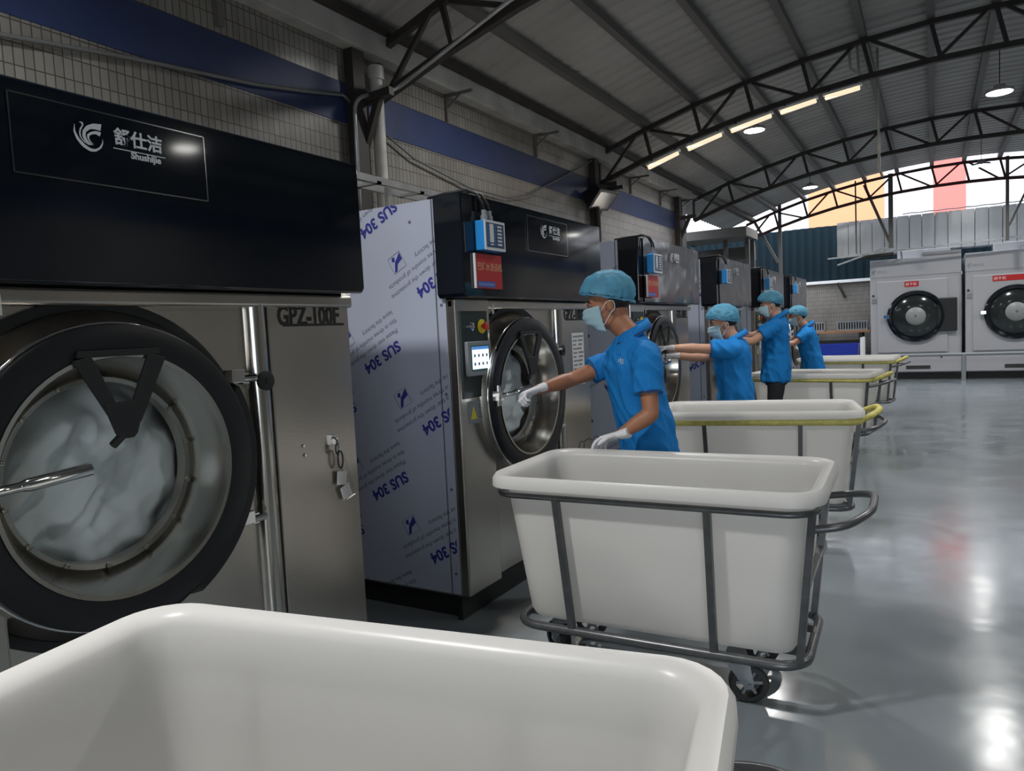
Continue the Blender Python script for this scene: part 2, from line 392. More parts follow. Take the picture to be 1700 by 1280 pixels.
# ---- trusses
PX = [-3.83, -3.19, -2.55, -1.92, -1.28, -.65, 0.0, .58, 1.2, 1.85, 2.5, 3.15, 3.78, 4.42, 4.8]
def truss(y, label, m):
    root = empty('roof_truss', (0, y, 0), label, 'roof truss', 'arched steel roof trusses')
    def tz(x): return roofz(x, -.09)
    def bz(x): return roofz(x, -.09)-.37-.03*(1-min(1, abs(x-AX)/4.3))
    def chord(fn, name, s):
        bm = B(); pts = [(x, 0, fn(x)) for x in PX]
        rr = []
        for i, p in enumerate(pts):
            t = (V(pts[min(i+1, len(pts)-1)])-V(pts[max(i-1, 0)])).normalized(); u = V((-t.z, 0, t.x))
            rr.append([V(p)+V((0, a*s/2, 0))+u*b*s/2 for a, b in ((-1, -1), (1, -1), (1, 1), (-1, 1))])
        rings(bm, rr); obj(name, bm, m, root)
    chord(tz, 'top_chord', .055); chord(bz, 'bottom_chord', .06)
    for i, x in enumerate(PX):
        obj('upright', bar(B(), (x+(.09 if 0 < i < 13 else 0), 0, bz(x)-.0), (x, 0, tz(x)), .04), m, root)
    for i in range(len(PX)-1):
        a, b = PX[i], PX[i+1]
        if i % 2 == 0: obj('diagonal', bar(B(), (a+.06, 0, bz(a)+.01), (b-.08, 0, tz(b)-.01), .034), m, root)
        else: obj('diagonal', bar(B(), (a+.08, 0, tz(a)-.01), (b-.02, 0, bz(b)+.01), .034), m, root)
    return root
truss(4.68, 'dark steel roof truss nearest the camera, carrying a thin conduit', M_TRUSS)
truss(9.13, 'brown steel roof truss with warm tube lights along its lower chord', M_TRUSS)
truss(13.57, 'brown steel roof truss between the tube lights and the bright end opening', M_TRUSS)
truss(18.0, 'farthest roof truss, silhouetted against the bright end opening', M_TRUSSR)
truss(.24, 'dark steel roof truss directly over the first black-hooded machine', M_TRUSS)
for i, x in enumerate([-3.72, -3.19, -2.55, -1.92, -1.28, -.65, .0, .58, 1.2, 1.85, 2.5, 3.15, 3.78, 4.42]):
    bm = B(); z = roofz(x, .02); wd = .11 if i == 0 else .075
    box(bm, (x-wd/2, YB, z-.075), (x+wd/2, 18.22, z-.004))
    tag(obj('purlin', bm, M_TRUSS if i == 0 else M_PURLIN), 'long steel purlin running the length of the corrugated roof' if i else 'heavy dark purlin along the eave above the left wall', 'roof beam', 'roof purlins' if i else None)

# ---- columns by the left wall
def wall_column(y, label, pipe=True):
    r = empty('wall_column', (XL, y, 0), label, 'column')
    bm = B(); box(bm, (0.002, -.13, 0), (.09, .0, 3.70)); obj('steel_stanchion', bm, M_TRUSS, r)
    bm = B(); bar(bm, (.0, 0, 3.34), (.34, 0, 3.36), .055, .06); obj('bracket_arm', bm, M_TRUSS, r)
    bm = B(); bar(bm, (.05, 0, 2.98), (.22, 0, 3.33), .05); obj('bracket_brace', bm, M_TRUSS, r)
    if pipe:
        bm = B(); cyl(bm, (.10, .12, 0), (.10, .12, 3.60), .05, 16); ring_lathe(bm, (.10, .12, 3.52), (0, 0, 1), [(0, .062), (.1, .062)], 16); obj('downpipe', bm, M_PVC, r, smooth=True, auto=40)
wall_column(4.42, 'sooty steel column with white downpipe behind the first two machines')
wall_column(8.95, 'dark steel column on the tiled wall carrying the floodlight', False)
wall_column(12.55, 'dark reddish steel column at the far end of the tiled wall', False)
# wall brackets
for y, lb in ((5.62, 'rusty angle bracket on the tiles nearest the downpipe'), (7.35, 'rusty angle bracket on the tiles left of the floodlight'), (10.3, 'rusty angle bracket first beyond the floodlight'), (11.66, 'rusty angle bracket second beyond the floodlight'), (12.8, 'rusty angle bracket last before the wall ends')):
    r = empty('wall_bracket', (XL+.002, y, 3.6), lb, 'bracket', 'angle brackets under the eave')
    obj('upright_leg', bar(B(), (.014, 0, -.14), (.014, 0, .10), .03, .025), M_PURLIN, r)
    obj('arm', bar(B(), (0, 0, .085), (.30, 0, .085), .028, .022), M_PURLIN, r)
    obj('brace', bar(B(), (.02, 0, -.02), (.17, 0, .08), .014), M_PURLIN, r)
tag(obj('wall_bracket', bar(B(), (XL+.02, 3.16, 3.49), (XL+.02, 3.16, 3.72), .035), M_PURLIN), 'short grey steel stub on the wall above the blue band', 'bracket')
# conduit and cables
bm = B(); tube(bm, arc_pts([(XL+.09, 4.27, 2.3), (XL+.09, 4.28, 3.33), (XL+.2, 4.60, 3.42), (-2.5, 4.60, 3.85), (-1.2, 4.60, 4.12)], .12), .016, 8)
tag(obj('conduit_pipe', bm, M_GALV, smooth=True), 'thin pale conduit pipe climbing the wall then along the nearest truss', 'conduit')
def sag(a, b, d, n=20): a, b = V(a), V(b); return [a.lerp(b, t/n)-V((0, 0, d*4*(t/n)*(1-t/n))) for t in range(n+1)]
bm = B(); tube(bm, [(XL+.03, .2, 2.86), (XL+.03, 1.5, 2.98), (XL+.03, 2.6, 3.12), (XL+.03, 3.4, 3.20), (XL+.03, 3.84, 3.27), (XL+.04, 4.22, 3.34), (XL+.05, 4.28, 3.30)], .013, 6)
tag(obj('wall_cable', bm, M_CABLE, smooth=True), 'dark cable along the tiled wall below the blue band above the first machine', 'cable')
bm = B(); tube(bm, [(XL+.04, 4.6, 3.18), (XL+.04, 5.05, 3.02), (XL+.04, 5.9, 2.90), (XL+.04, 6.6, 2.90), (XL+.04, 7.1, 3.0), (XL+.04, 7.75, 3.25), (XL+.04, 8.4, 3.50), (XL+.1, 8.7, 3.64)], .009, 6)
tag(obj('sagging_cable', bm, M_CABLE, smooth=True), 'grey cable sagging across the blue band between the two columns', 'cable')
# cable tray over machines
bm = B(); x0 = -2.86
for d in (0, .16): box(bm, (x0-d, 1.5, 2.42), (x0-d+.03, 4.35, 2.46))
for k in range(7): box(bm, (x0-.16, 1.7+k*.42, 2.42), (x0+.03, 1.74+k*.42, 2.435))
tr = tag(obj('cable_tray', bm, M_GALV), 'bright galvanised tray running over the gap between first and second machines', 'cable tray')
bm = B()
for y in (1.6, 3.5, 4.2): box(bm, (x0-.02, y, 2.205), (x0+.01, y+.03, 2.42))
obj('support_leg', bm, M_GALV, tr)
# pipework seen in the gap
r = empty('overhead_pipework', (-3.3, 2.55, 0), 'rusty pipes and valve in the gap behind the film-covered panel', 'pipes')
bm = B(); cyl(bm, (0, -.8, 2.246), (0, .9, 2.246), .035); obj('steam_pipe', bm, M_TRUSSR, r, smooth=True, auto=40)
bm = B(); cyl(bm, (.25, .1, 0), (.25, .1, 2.30), .03); cyl(bm, (0, .1, 2.246), (.25, .1, 2.246), .03); ring_lathe(bm, (.25, .1, 2.3), (0, 0, 1), [(0, .02), (.03, .055), (.05, .055)]); obj('valve', bm, M_GALV, r, smooth=True, auto=40)
bm = B(); tube(bm, sag((.3, -.2, 2.36), (.45, .1, 1.9), -.05), .012, 6); obj('hose', bm, M_CABLE, r)

# floodlight
r = empty('floodlight', (-3.62, 8.72, 3.14), 'black floodlight on the column above the second machine', 'floodlight')
bm = B(); R_ = Matrix.Rotation(radians(38), 3, 'Y') @ Matrix.Identity(3)
def tl(bm2, M3):
    for v in bm2.verts: v.co = M3 @ v.co
    return bm2
Rf = Matrix.Rotation(radians(-20), 3, 'Z') @ Matrix.Rotation(radians(48), 3, 'Y')
bm = B(); box(bm, (-.12, -.17, -.14), (.0, .17, .14)); box(bm, (0, -.19, -.16), (.02, .19, .16)); obj('housing', tl(bm, Rf), M_BLACK, r, bevel=.01)
bm = B(); box(bm, (.021, -.15, -.12), (.026, .15, .12)); obj('lens', tl(bm, Rf), M_LENS, r)
bm = B()
for k in range(7): box(bm, (-.16, -.15+k*.045, -.12), (-.12, -.135+k*.045, .12))
obj('cooling_fins', tl(bm, Rf), M_BLACK, r)
bm = B(); box(bm, (-.2, -.03, .10), (.28, .03, .14)); obj('bracket', bm, M_BLACK, r)
bm = B(); cyl(bm, (-.08, 0, -.5), (-.08, 0, -.1), .03); obj('post', bm, M_BLACK, r)

# high-bay lamps
LL = ['round high-bay lamp over the first machine', 'round high-bay lamp on the left side over the second truss bay', 'glowing round lamp hanging just beyond the row of tube lights', 'small glowing round lamp deep in the hall at left',
      'round high-bay lamp over the nearest cart', 'round high-bay lamp at the top edge above the middle aisle', 'glowing round lamp on a cord at the upper right of the hall', 'round lamp in the middle aisle near the dryers',
      'round lamp along the right wall nearest the camera', 'round lamp along the right wall in the second bay', 'round lamp along the right wall in the third bay', 'round lamp along the right wall nearest the dryers']
for (x, y, z), lb in zip(LAMPS, LL):
    r = empty('high_bay_lamp', (x, y, z), lb, 'ceiling lamp', 'round high-bay lamps')
    bm = B(); ring_lathe(bm, (0, 0, 0), (0, 0, 1), [(0, .145), (.02, .15), (.035, .145), (.05, .07), (.09, .06)], 32); obj('housing', bm, M_DRYER, r, smooth=True, auto=40)
    bm = B(); ring_lathe(bm, (0, 0, 0), (0, 0, 1), [(-.006, .135), (0.001, .138)], 32); obj('diffuser', bm, M_LAMPE, r)
    bm = B(); cyl(bm, (0, 0, .09), (0, 0, max(.12, roofz(x, .03)-z)), .006, 6); obj('cord', bm, M_BLACK, r)
# tube lights on the second truss
TT = [(-3.16, -2.72), (-2.64, -2.18), (-2.11, -1.60), (-1.54, -1.11), (-1.06, -.66)]
TL = ['lowest of the five warm tube lights, at the left wall', 'second warm tube light from the left wall', 'middle warm tube light, beside the round lamp', 'fourth warm tube light from the left wall', 'highest of the five warm tube lights']
def tzz(x): return roofz(x, -.09)-.50
for (a, b), lb in zip(TT, TL):
    r = empty('tube_light', ((a+b)/2, 9.09, tzz((a+b)/2)), lb, 'tube light', 'warm tube lights on the truss')
    A = V((a, 9.09, tzz(a)))-r.location; Bv = V((b, 9.09, tzz(b)))-r.location
    obj('fixture', bar(B(), A+V((0, 0, .035)), Bv+V((0, 0, .035)), .07, .025), M_WHITE, r)
    bm = B(); bar(bm, A+V((.02, 0, .0)), Bv-V((.02, 0, .0)), .045, .045); obj('tube', bm, M_TUBEE, r, bevel=.012)
    bm = B(); cyl(bm, V((A.x*.7, 0, A.z*.7+.04)), V((A.x*.7, .02, A.z*.7+.09)), .01); cyl(bm, V((Bv.x*.7, 0, Bv.z*.7+.04)), V((Bv.x*.7, .02, Bv.z*.7+.09)), .01); obj('clip', bm, M_TRUSS, r)
    l = bpy.data.lights.new('tube_glow', 'AREA'); l.shape = 'RECTANGLE'; l.size = .42; l.size_y = .05; l.energy = 1.6; l.color = (1, .8, .58)
    lo = bpy.data.objects.new('tube_glow', l); COL.objects.link(lo); lo.parent = r; lo.location = (0, 0, -.03)
# white hoses hanging from the roof
bm = B(); tube(bm, [(-.80, 9.25, 4.55), (-.79, 9.25, 4.30), (-.76, 9.25, 4.26), (-.66, 9.25, 4.18)], .015, 8); tube(bm, [(-.72, 9.25, 4.58), (-.70, 9.25, 4.2), (-.62, 9.25, 4.02)], .013, 8)
tag(obj('hanging_hose', bm, M_PVC, smooth=True), 'white hose hanging through the truss with the tube lights', 'hose')
bm = B(); tube(bm, [(-.55, 9.9, 4.66), (-.55, 9.9, 4.15), (-.545, 9.9, 3.25), (-.51, 9.9, 3.15)], .014, 8)
tag(obj('hanging_hose', bm, M_PVC, smooth=True), 'long white hose hanging beyond the end of the tube lights', 'hose')

# ---- posts & braces in the far end
def post(name, pts, r_, m, lb, cat='post', grp=None):
    bm = B()
    for a, b in pts: bar(bm, a, b, r_)
    return tag(obj(name, bm, m), lb, cat, grp)
post('steel_post', [((-3.09, 18.1, 0), (-3.09, 18.1, 4.25))], .07, M_PURLIN, 'grey steel post standing behind the sixth machine', 'post')
post('steel_brace', [((-3.70, 18.15, 3.92), (-3.15, 18.15, 2.85))], .06, M_PURLIN, 'slanting grey brace leaning to the post behind the sixth machine', 'brace')
post('steel_brace', [((-1.30, 18.15, 4.40), (-.80, 18.15, 3.08))], .06, M_PURLIN, 'slanting grey brace meeting the post above the first dryer', 'brace')
post('steel_post', [((-.78, 18.1, 2.96), (-.78, 18.1, 4.56))], .09, M_PURLIN, 'thick grey post above the top of the first dryer', 'post')
post('steel_post', [((-1.47, 18.1, 2.9), (-1.47, 18.05, 4.50))], .03, M_PURLIN, 'thin rod hanging down in front of the silver duct edge', 'rod')
post('steel_post', [((1.33, 18.1, 2.9), (1.33, 18.1, 4.6))], .06, M_PURLIN, 'grey post above the second dryer near the right edge', 'post')
post('steel_brace', [((1.7, 18.1, 4.0), (1.36, 18.1, 3.2))], .04, M_PURLIN, 'short slanting brace beside the post above the second dryer', 'brace')
post('service_pipe', [((-2.1, 18.4, 2.86), (3.5, 18.4, 3.06)), ((-1.9, 18.42, 2.7), (-.75, 18.42, 3.05)), ((-.6, 18.4, 2.9), (-.6, 18.95, 2.77)), ((2.1, 18.4, 3.0), (2.1, 18.95, 2.77))], .035, M_GALV, 'pale pipe crossing above the tops of both dryers', 'pipe')
post('service_pipe', [((-1.5, 18.6, 2.84), (-.75, 18.6, 2.86))], .1, M_TRUSS, 'short dark thick pipe left of the first dryer top', 'pipe')
# stair / mezzanine frame
r = empty('steel_platform', (-3.75, 15.5, 0), 'grey sheet-clad steel platform frame behind the fourth machine', 'platform')
bm = B(); box(bm, (-.85, -.5, 3.22), (.55, .6, 3.40)); obj('deck', bm, M_PURLIN, r)
bm = B(); box(bm, (-.85, .58, 2.80), (.5, .62, 3.1)); obj('side_sheet', bm, M_PURLIN, r)
for x, y in ((.02, 0), (.46, 0), (.46, .5), (-.8, .5)): obj('leg', bar(B(), (x, y, 0), (x, y, 3.22), .08), M_PURLIN, r)
obj('cross_rail', bar(B(), (.02, 0, 2.76), (.46, 0, 2.76), .05), M_PURLIN, r)
# silver duct casing
bm = B(); x = -2.02; k = 0
while x < 4.6:
    wd = .26; yy = 19.6-(.02 if k % 2 else 0)
    box(bm, (x, yy, 2.96), (x+wd-.012, 20.2, 3.80)); x += wd; k += 1
tag(obj('duct_casing', bm, M_SILVER), 'long shiny silver sheet-metal duct hanging above the dryers', 'duct')
bm = B(); tube(bm, [(x_, 19.5+.0*x_, 3.83+.012*(i % 2)) for i, x_ in enumerate([-.6+.18*j for j in range(29)])], .014, 6)
tag(obj('blue_rope', bm, M_CABLE), 'rope strung along the top edge of the silver duct', 'rope')
# outside buildings
r = empty('building', (2, 34, 0), 'pale tiled building with orange and red cladding outside the end opening', 'building')
bm = B(); box(bm, (-16, 0, 0), (14, 4, 14)); obj('facade', bm, tile_mat('far_facade_tile', 0, (.62, .60, .61), (.58, .56, .57), (.46, .45, .46)), r)
bm = B(); box(bm, (-6.6, -.15, 0), (-3.7, 0, 7.4)); obj('orange_panel', bm, M_ORANGE, r)
bm = B(); box(bm, (-1.95, -.15, 0), (-.85, 0, 9)); obj('red_panel', bm, M_FRED, r)
bm = B(); box(bm, (-9, -3.0, 4.15), (14, -2.2, 4.7)); obj('lower_roof', bm, M_PINK, r)

# ================================================================== LAUNDRY MACHINES
CY, CZ = .64, 1.143        # door centre
def film_print():
    """repeated diagonal print on the side film; viewed from -y, right = +x"""
    bm = B(); a = radians(208)
    R = V((cos(a), 0, sin(a))); U = V((-sin(a), 0, cos(a)))
    def block(x, z):
        o = V((x, -.0045, z))
        text(bm, 'SUS 304', .082, o+R*-.15, R, U, bold=.003, mi=0)
        text(bm, 'Please tear down the protective', .036, o+R*-.18+U*-.058, R, U, mi=1)
        text(bm, 'film in three months of products', .036, o+R*-.20+U*-.108, R, U, mi=1)
        text(bm, 'leave the factory', .036, o+R*-.20+U*-.158, R, U, mi=1)
        c = o+R*.16+U*-.185
        q = [c+R*i+U*j for i, j in ((-.045, -.045), (.045, -.045), (.045, .045), (-.045, .045))]
        for i in range(4): bar(bm, q[i], q[(i+1) % 4], .003, .001, mi=1)
        prism(bm, [c+R*i+U*j for i, j in ((-.04, -.04), (-.04, .0), (.0, .01), (.02, .04), (.04, .04), (.01, -.01), (-.01, -.02))], (0, -.0005, 0), mi=0)
        prism(bm, [c+R*i+U*j for i, j in ((.0, -.035), (.012, -.01), (.028, -.02), (.02, -.038))], (0, -.0005, 0), mi=0)
    for x, z in PRINT: block(x, z)
    # clip to the panel
    g = bm.verts[:]+bm.edges[:]+bm.faces[:]
    for co, no in (((-.012, 0, 0), (1, 0, 0)), ((-1.18, 0, 0), (-1, 0, 0)), ((0, 0, 2.2), (0, 0, 1)), ((0, 0, .14), (0, 0, -1))):
        bmesh.ops.bisect_plane(bm, geom=bm.verts[:]+bm.edges[:]+bm.faces[:], plane_co=co, plane_no=no, clear_outer=True)
    return bm
PRINT = [(-.43, 2.155), (-.07, 1.812), (-.46, 1.42), (-.085, 1.09), (-.46, .71), (-.08, .395), (-.43, .0), (-.80, 1.80), (-.80, 1.09), (-.80, .39)]
def swan(bm, o, R, U, s):
    def P(pts): return [V(o)+V(R)*((x-140)/350*s)+V(U)*((520-(y-.13*(x-140)))/350*s) for x, y in pts]
    n = V(R).cross(V(U))*.002
    def strip(outer, inner):
        a = P(outer); b = P(inner); m = max(len(a), len(b))
        def rs(l):
            out = []
            for i in range(24):
                t = i/23*(len(l)-1); k = min(int(t), len(l)-2); out.append(l[k].lerp(l[k+1], t-k))
            return out
        a, b = rs(a), rs(b)
        va = [bm.verts.new(p+n) for p in a]; vb = [bm.verts.new(p+n) for p in b]
        for i in range(23): bm.faces.new((va[i], va[i+1], vb[i+1], vb[i]))
    strip([(160, 205), (142, 290), (170, 380), (235, 465), (325, 518), (400, 515), (465, 470), (492, 410), (488, 360)],
          [(163, 206), (163, 285), (200, 365), (258, 432), (325, 478), (385, 488), (440, 462), (478, 405), (487, 361)])
    strip([(488, 185), (380, 185), (300, 218), (252, 275), (243, 340), (270, 400), (320, 438), (362, 441)],
          [(470, 265), (400, 250), (345, 252), (292, 290), (281, 335), (300, 385), (330, 418), (363, 440)])
    strip([(476, 284), (410, 270), (350, 285), (302, 318), (300, 355), (322, 400), (352, 425), (372, 432)],
          [(455, 332), (410, 308), (370, 312), (330, 330), (322, 360), (335, 392), (354, 415), (372, 430)])
    strip([(222, 174), (262, 180), (270, 208), (238, 260), (225, 300), (228, 350), (268, 405), (325, 442)],
          [(224, 180), (245, 195), (250, 215), (220, 255), (208, 300), (212, 352), (255, 410), (322, 446)])
def linen(seed, cx=-.075, R_=.46):
    """crumpled cloth filling the drum"""
    bm = B(); n = 46; vs = []
    sd = V((seed*3.1, seed*1.7, 0))
    for i in range(n+1):
        rr_ = R_*i/n; row = []
        for k in range(72):
            a = 2*pi*k/72; y = rr_*cos(a); z = rr_*sin(a); p = V((y*3.2, z*3.2, 0))+sd
            h = 0
            for amp, sc in ((.07, .9), (.045, 2.1), (.018, 4.3)):
                q = noise.noise(p*sc+V((noise.noise(p*.8), noise.noise(p*.8+V((5, 5, 5))), 0))*.9); h += amp*(1-abs(q)*2.4)
            row.append(bm.verts.new((cx-.30*max(0, rr_/R_-.45)+h*.8-.035, CY+y, CZ-.04+z)) if i or not k else row[0])
        vs.append(row)
    for i in range(n):
        for k in range(72):
            q = [vs[i][k], vs[i][(k+1) % 72], vs[i+1][(k+1) % 72], vs[i+1][k]]; q2 = []
            for v in q:
                if v not in q2: q2.append(v)
            if len(q2) > 2: bm.faces.new(q2)
    return bm

FILMPRINT_ME = None
def machine(y0, label, kind, py, detail=2):
    """kind: 'plain' glossy hood; 'wrap' hood still in clear plastic"""
    global FILMPRINT_ME
    r = empty('industrial_washer', (-2.15, y0, 0), label, 'laundry machine', 'black-hooded laundry machines in a row')
    W = 1.72; HOLE = .300
    # cabinet: closed box with a round hole in the front
    bm = B(); x1, x0_ = 0, -1.2; zb, zt = .13, 2.2
    angs = sorted([2*pi*k/72 for k in range(72)]+[math.atan2(z-CZ, y-CY) % (2*pi) for y in (0, W) for z in (zb, zt)])
    inner, outer = [], []
    for a in angs:
        c_, s_ = cos(a), sin(a)
        t = min([((W-CY)/c_ if c_ > 1e-9 else 1e9), (-CY/c_ if c_ < -1e-9 else 1e9), ((zt-CZ)/s_ if s_ > 1e-9 else 1e9), ((zb-CZ)/s_ if s_ < -1e-9 else 1e9)])
        inner.append(bm.verts.new((x1, CY+HOLE*c_, CZ+HOLE*s_))); outer.append(bm.verts.new((x1, CY+t*c_, CZ+t*s_)))
    n = len(angs)
    for i in range(n): bm.faces.new((inner[i], outer[i], outer[(i+1) % n], inner[(i+1) % n]))
    back = [bm.verts.new((x0_, v.co.y, v.co.z)) for v in outer]
    for i in range(n): bm.faces.new((outer[i], back[i], back[(i+1) % n], outer[(i+1) % n]))
    bm.faces.new(back[::-1])
    obj('cabinet', bm, M_STEEL, r)
    bm = B(); box(bm, (-1.15, .04, 0), (-.03, W-.04, .13)); box(bm, (-.03, .0, .0), (.0, W, .125)); obj('plinth', bm, M_BLACK, r)
    # drum
    bm = B(); latheX(bm, [(-.001, HOLE), (-.05, HOLE), (-.06, .52), (-.75, .54), (-.75, .01)], CY, CZ, 48); obj('drum', bm, M_STEEL, r, smooth=True, auto=30)
    # side film
    bm = B(); box(bm, (-1.19, -.004, .14), (-.062, .0, 2.2)); box(bm, (-.052, -.004, .14), (0, 0, 2.2))
    f = obj('side_film', bm, M_FILM, r)
    bm = B(); box(bm, (-.064, -.002, .14), (-.050, .001, 2.2)); obj('seam', bm, M_SEAM, f)
    if FILMPRINT_ME is None:
        FILMPRINT_ME = obj('film_print', film_print(), [M_INK, M_INK2], f); 
    else:
        q = FILMPRINT_ME.copy(); COL.objects.link(q); q.parent = f
    bm = B()
    for x, z in ((-.026, 2.12), (-.2, 2.1), (-.026, 1.78), (-.026, 1.66), (-.026, 1.2), (-.026, .7), (-.026, .25)): ring_lathe(bm, (x, -.004, z), (0, -1, 0), [(0, .009), (.004, .007)], 10)
    obj('screws', bm, M_SEAM, f)
    # hood
    bm = B(); prism(bm, [(-.02, -.045, 1.71), (-.02, -.045, 2.205), (-.02, 1.68, 2.205), (-.02, 1.68, 1.71), (-.02, 1.665, 1.69), (-.02, -.03, 1.69)], (.17, 0, 0))
    hd = obj('hood', bm, M_BLACKH if kind == 'plain' else M_BLACKG, r, bevel=.006)
    X = .15
    if kind == 'wrap':
        bm = B(); ny, nz = 60, 18; g = []
        for i in range(ny+1):
            y = .06+(1.63-.06)*i/ny
            g.append([bm.verts.new((X+.006+.006*max(0, noise.noise(V((y*5+y0, j*.22, 1))))+.012*(j/nz)**3*abs(noise.noise(V((y*9+y0, 0, 3)))), y, 1.70+.512*j/nz)) for j in range(nz+1)])
        for i in range(ny):
            for j in range(nz): bm.faces.new((g[i][j], g[i+1][j], g[i+1][j+1], g[i][j+1]))
        obj('plastic_wrap', bm, M_WRAPH, hd, smooth=True)
    bm = B(); X2 = X+(.002 if kind == 'plain' else .02)
    if kind == 'plain':
        p0, p1, q0, q1 = py, py+(.565 if y0 < 2 else .52), 1.965, 2.165
        box(bm, (X, p0, q0), (X+.006, p1, q1)); ap = obj('access_panel', bm, M_BLACKH, hd, bevel=.003)
        bm = B()
        for a, b in (((p0, q0), (p1, q0)), ((p1, q0), (p1, q1)), ((p1, q1), (p0, q1)), ((p0, q1), (p0, q0))): bar(bm, (X+.0045, *a), (X+.0045, *b), .0035)
        obj('panel_edge', bm, M_EDGE, ap); X2 = X+.0065
    bm = B(); lo = V((X2, py+.155, 2.045)); swan(bm, lo, (0, 1, 0), (0, 0, 1), .08); 
    text(bm, '舒仕洁', .050, (X2+.001, py+.268, 2.090), (0, 1, 0), (0, 0, 1), bold=.0012, depth=.0005)
    box(bm, (X2, py+.265, 2.073), (X2+.001, py+.425, 2.0755))
    text(bm, 'Shushijie', .027, (X2+.001, py+.315, 2.054), (0, 1, 0), (0, 0, 1), bold=.0008, depth=.0005)
    obj('brand_lettering', bm, M_LOGO, hd)
    # front trims
    bm = B(); box(bm, (0, .0, 1.638), (.045, W, 1.69)); obj('upper_lip', bm, M_STEEL, r, bevel=.012, seg=3)
    bm = B(); box(bm, (0, .0, .13), (.055, .325, 1.69)); obj('left_column', bm, M_STEEL, r, bevel=.008)
    bm = B(); latheZ = [V((.0+.045*sin(pi*k/10), 1.19+.0425*(1-cos(pi*k/10)), 0)) for k in range(11)]
    rings(bm, [[p+V((0, 0, z)) for p in latheZ] for z in (.14, 1.655)]); obj('rounded_column', bm, M_STEELP, r, smooth=True, auto=40)
    bm = B(); box(bm, (0, 1.276, .14), (.004, 1.29, 1.655)); obj('panel_gap', bm, M_DARK, r)
    bm = B(); box(bm, (0, 1.29, .14), (.014, W, 1.655)); rp = obj('right_panel', bm, M_STEEL, r, bevel=.004)
    # model lettering
    bm = B(); text(bm, 'GPZ-100F', .104, (.0155, 1.335, 1.572), (0, 1, 0), (0, 0, 1), bold=.0030, depth=.001, squash=.755); box(bm, (.0145, 1.36, 1.566), (.0155, 1.69, 1.576)); obj('model_lettering', bm, M_LETTER, rp)
    # door surround and door
    bm = B(); latheX(bm, [(0, .515), (.016, .515), (.018, .505), (.012, .485), (0, .48)], CY, CZ, 72, closed=True); obj('door_gasket', bm, M_BLACK, r, smooth=True, auto=40)
    bm = B(); latheX(bm, [(.006, .485), (.02, .480), (.06, .450), (.105, .442)], CY, CZ, 72); obj('door_housing', bm, M_STEEL, r, smooth=True, auto=40)
    bm = B(); latheX(bm, [(.10, .442), (.124, .440), (.127, .434), (.126, .358), (.122, .348), (.10, .346)], CY, CZ, 96, closed=True)
    d = obj('door', bm, M_DOORB, r, smooth=True, auto=40)
    bm = B(); latheX(bm, [(.098+.006*cos(t), .442+.006*sin(t)) for t in [2*pi*k/8 for k in range(8)]], CY, CZ, 96, closed=True); obj('chrome_rim', bm, M_CHROME, d, smooth=True)
    bm = B(); latheX(bm, [(.129, .356), (.127, .344), (.108, .338), (-.01, HOLE-.012), (-.03, HOLE-.012)], CY, CZ, 72); obj('porthole_cone', bm, M_STEELP, d, smooth=True, auto=50)
    bm = B(); latheX(bm, [(.03, .294), (.045, .2), (.05, .1), (.052, .002)], CY, CZ, 48); obj('porthole_glass', bm, M_GLASS, d, smooth=True)
    bm = B(); latheX(bm, [(-.004, HOLE-.008), (.006, HOLE-.014), (.002, .272), (-.03, .266)], CY, CZ, 64); 
    for k in range(14):
        a = 2*pi*(k+.4)/14; ring_lathe(bm, (.003, CY+.281*cos(a), CZ+.281*sin(a)), (1, 0, 0), [(0, .009), (.008, .008), (.010, .004)], 8)
    obj('bolted_ring', bm, M_STEEL, r, smooth=True, auto=40)
    # triangular door bracket
    bm = B(); xb = .128
    def pl(pts, d=.012): prism(bm, [(xb, CY+y, CZ+z) for y, z in pts], (d, 0, 0))
    pl([(-.135, .338), (-.085, .350), (.0, .155), (-.035, .150)]); pl([(.085, .350), (.140, .335), (.045, .150), (.0, .155)])
    pl([(-.062, .215), (.062, .215), (.030, .120), (.018, .108), (-.020, .108), (-.032, .125)], .015); pl([(-.12, .365), (.12, .365), (.125, .345), (-.125, .345)])
    cyl(bm, (xb+.006, CY-.012, CZ+.118), (xb+.006, CY-.045, CZ+.092), .012, 10)
    obj('door_bracket', bm, M_BLACK, d, bevel=.003)
    # hinge plate on the right
    bm = B(); latheX(bm, [(.02, .43), (.112, .43), (.112, .476), (.105, .482), (.02, .515)], CY, CZ, 24, closed=True, a0=radians(-62), a1=radians(27)); hp = obj('hinge_plate', bm, M_DOORB, r, smooth=True, auto=30)
    for z, s in ((1.385, 1), (.885, -1)):
        bm = B()
        box(bm, (.03, 1.065, z-.012), (.075, 1.12, z+.035)); cyl(bm, (.06, 1.115, z), (.06, 1.175, z), .014, 12); box(bm, (.03, 1.12, z-.02), (.06, 1.15, z+.02))
        obj('hinge_block', bm, M_CHROME, hp, bevel=.003)
    bm = B(); box(bm, (.06, 1.09, 1.09), (.075, 1.125, 1.21)); tube(bm, [(.075, 1.11, 1.09), (.07, 1.125, 1.03), (.07, 1.125, .98)], .006, 6); obj('latch_plate', bm, M_GREYP, hp)
    # handle
    bm = B(); box(bm, (.12, .205, 1.145), (.165, .255, 1.195)); cyl(bm, (.145, .23, 1.115), (.145, .23, 1.225), .014, 12)
    tube(bm, [(.15, .23, 1.17), (.175, .28, 1.173), (.18, .33, 1.176)], [.010, .012, .013], 12); tube(bm, [(.18, .33, 1.176), (.186, .345, 1.178), (.205, .49, 1.192), (.206, .494, 1.193)], [.014, .018, .018, .012], 14)
    obj('door_handle', bm, M_CHROME, d, smooth=True, auto=40)
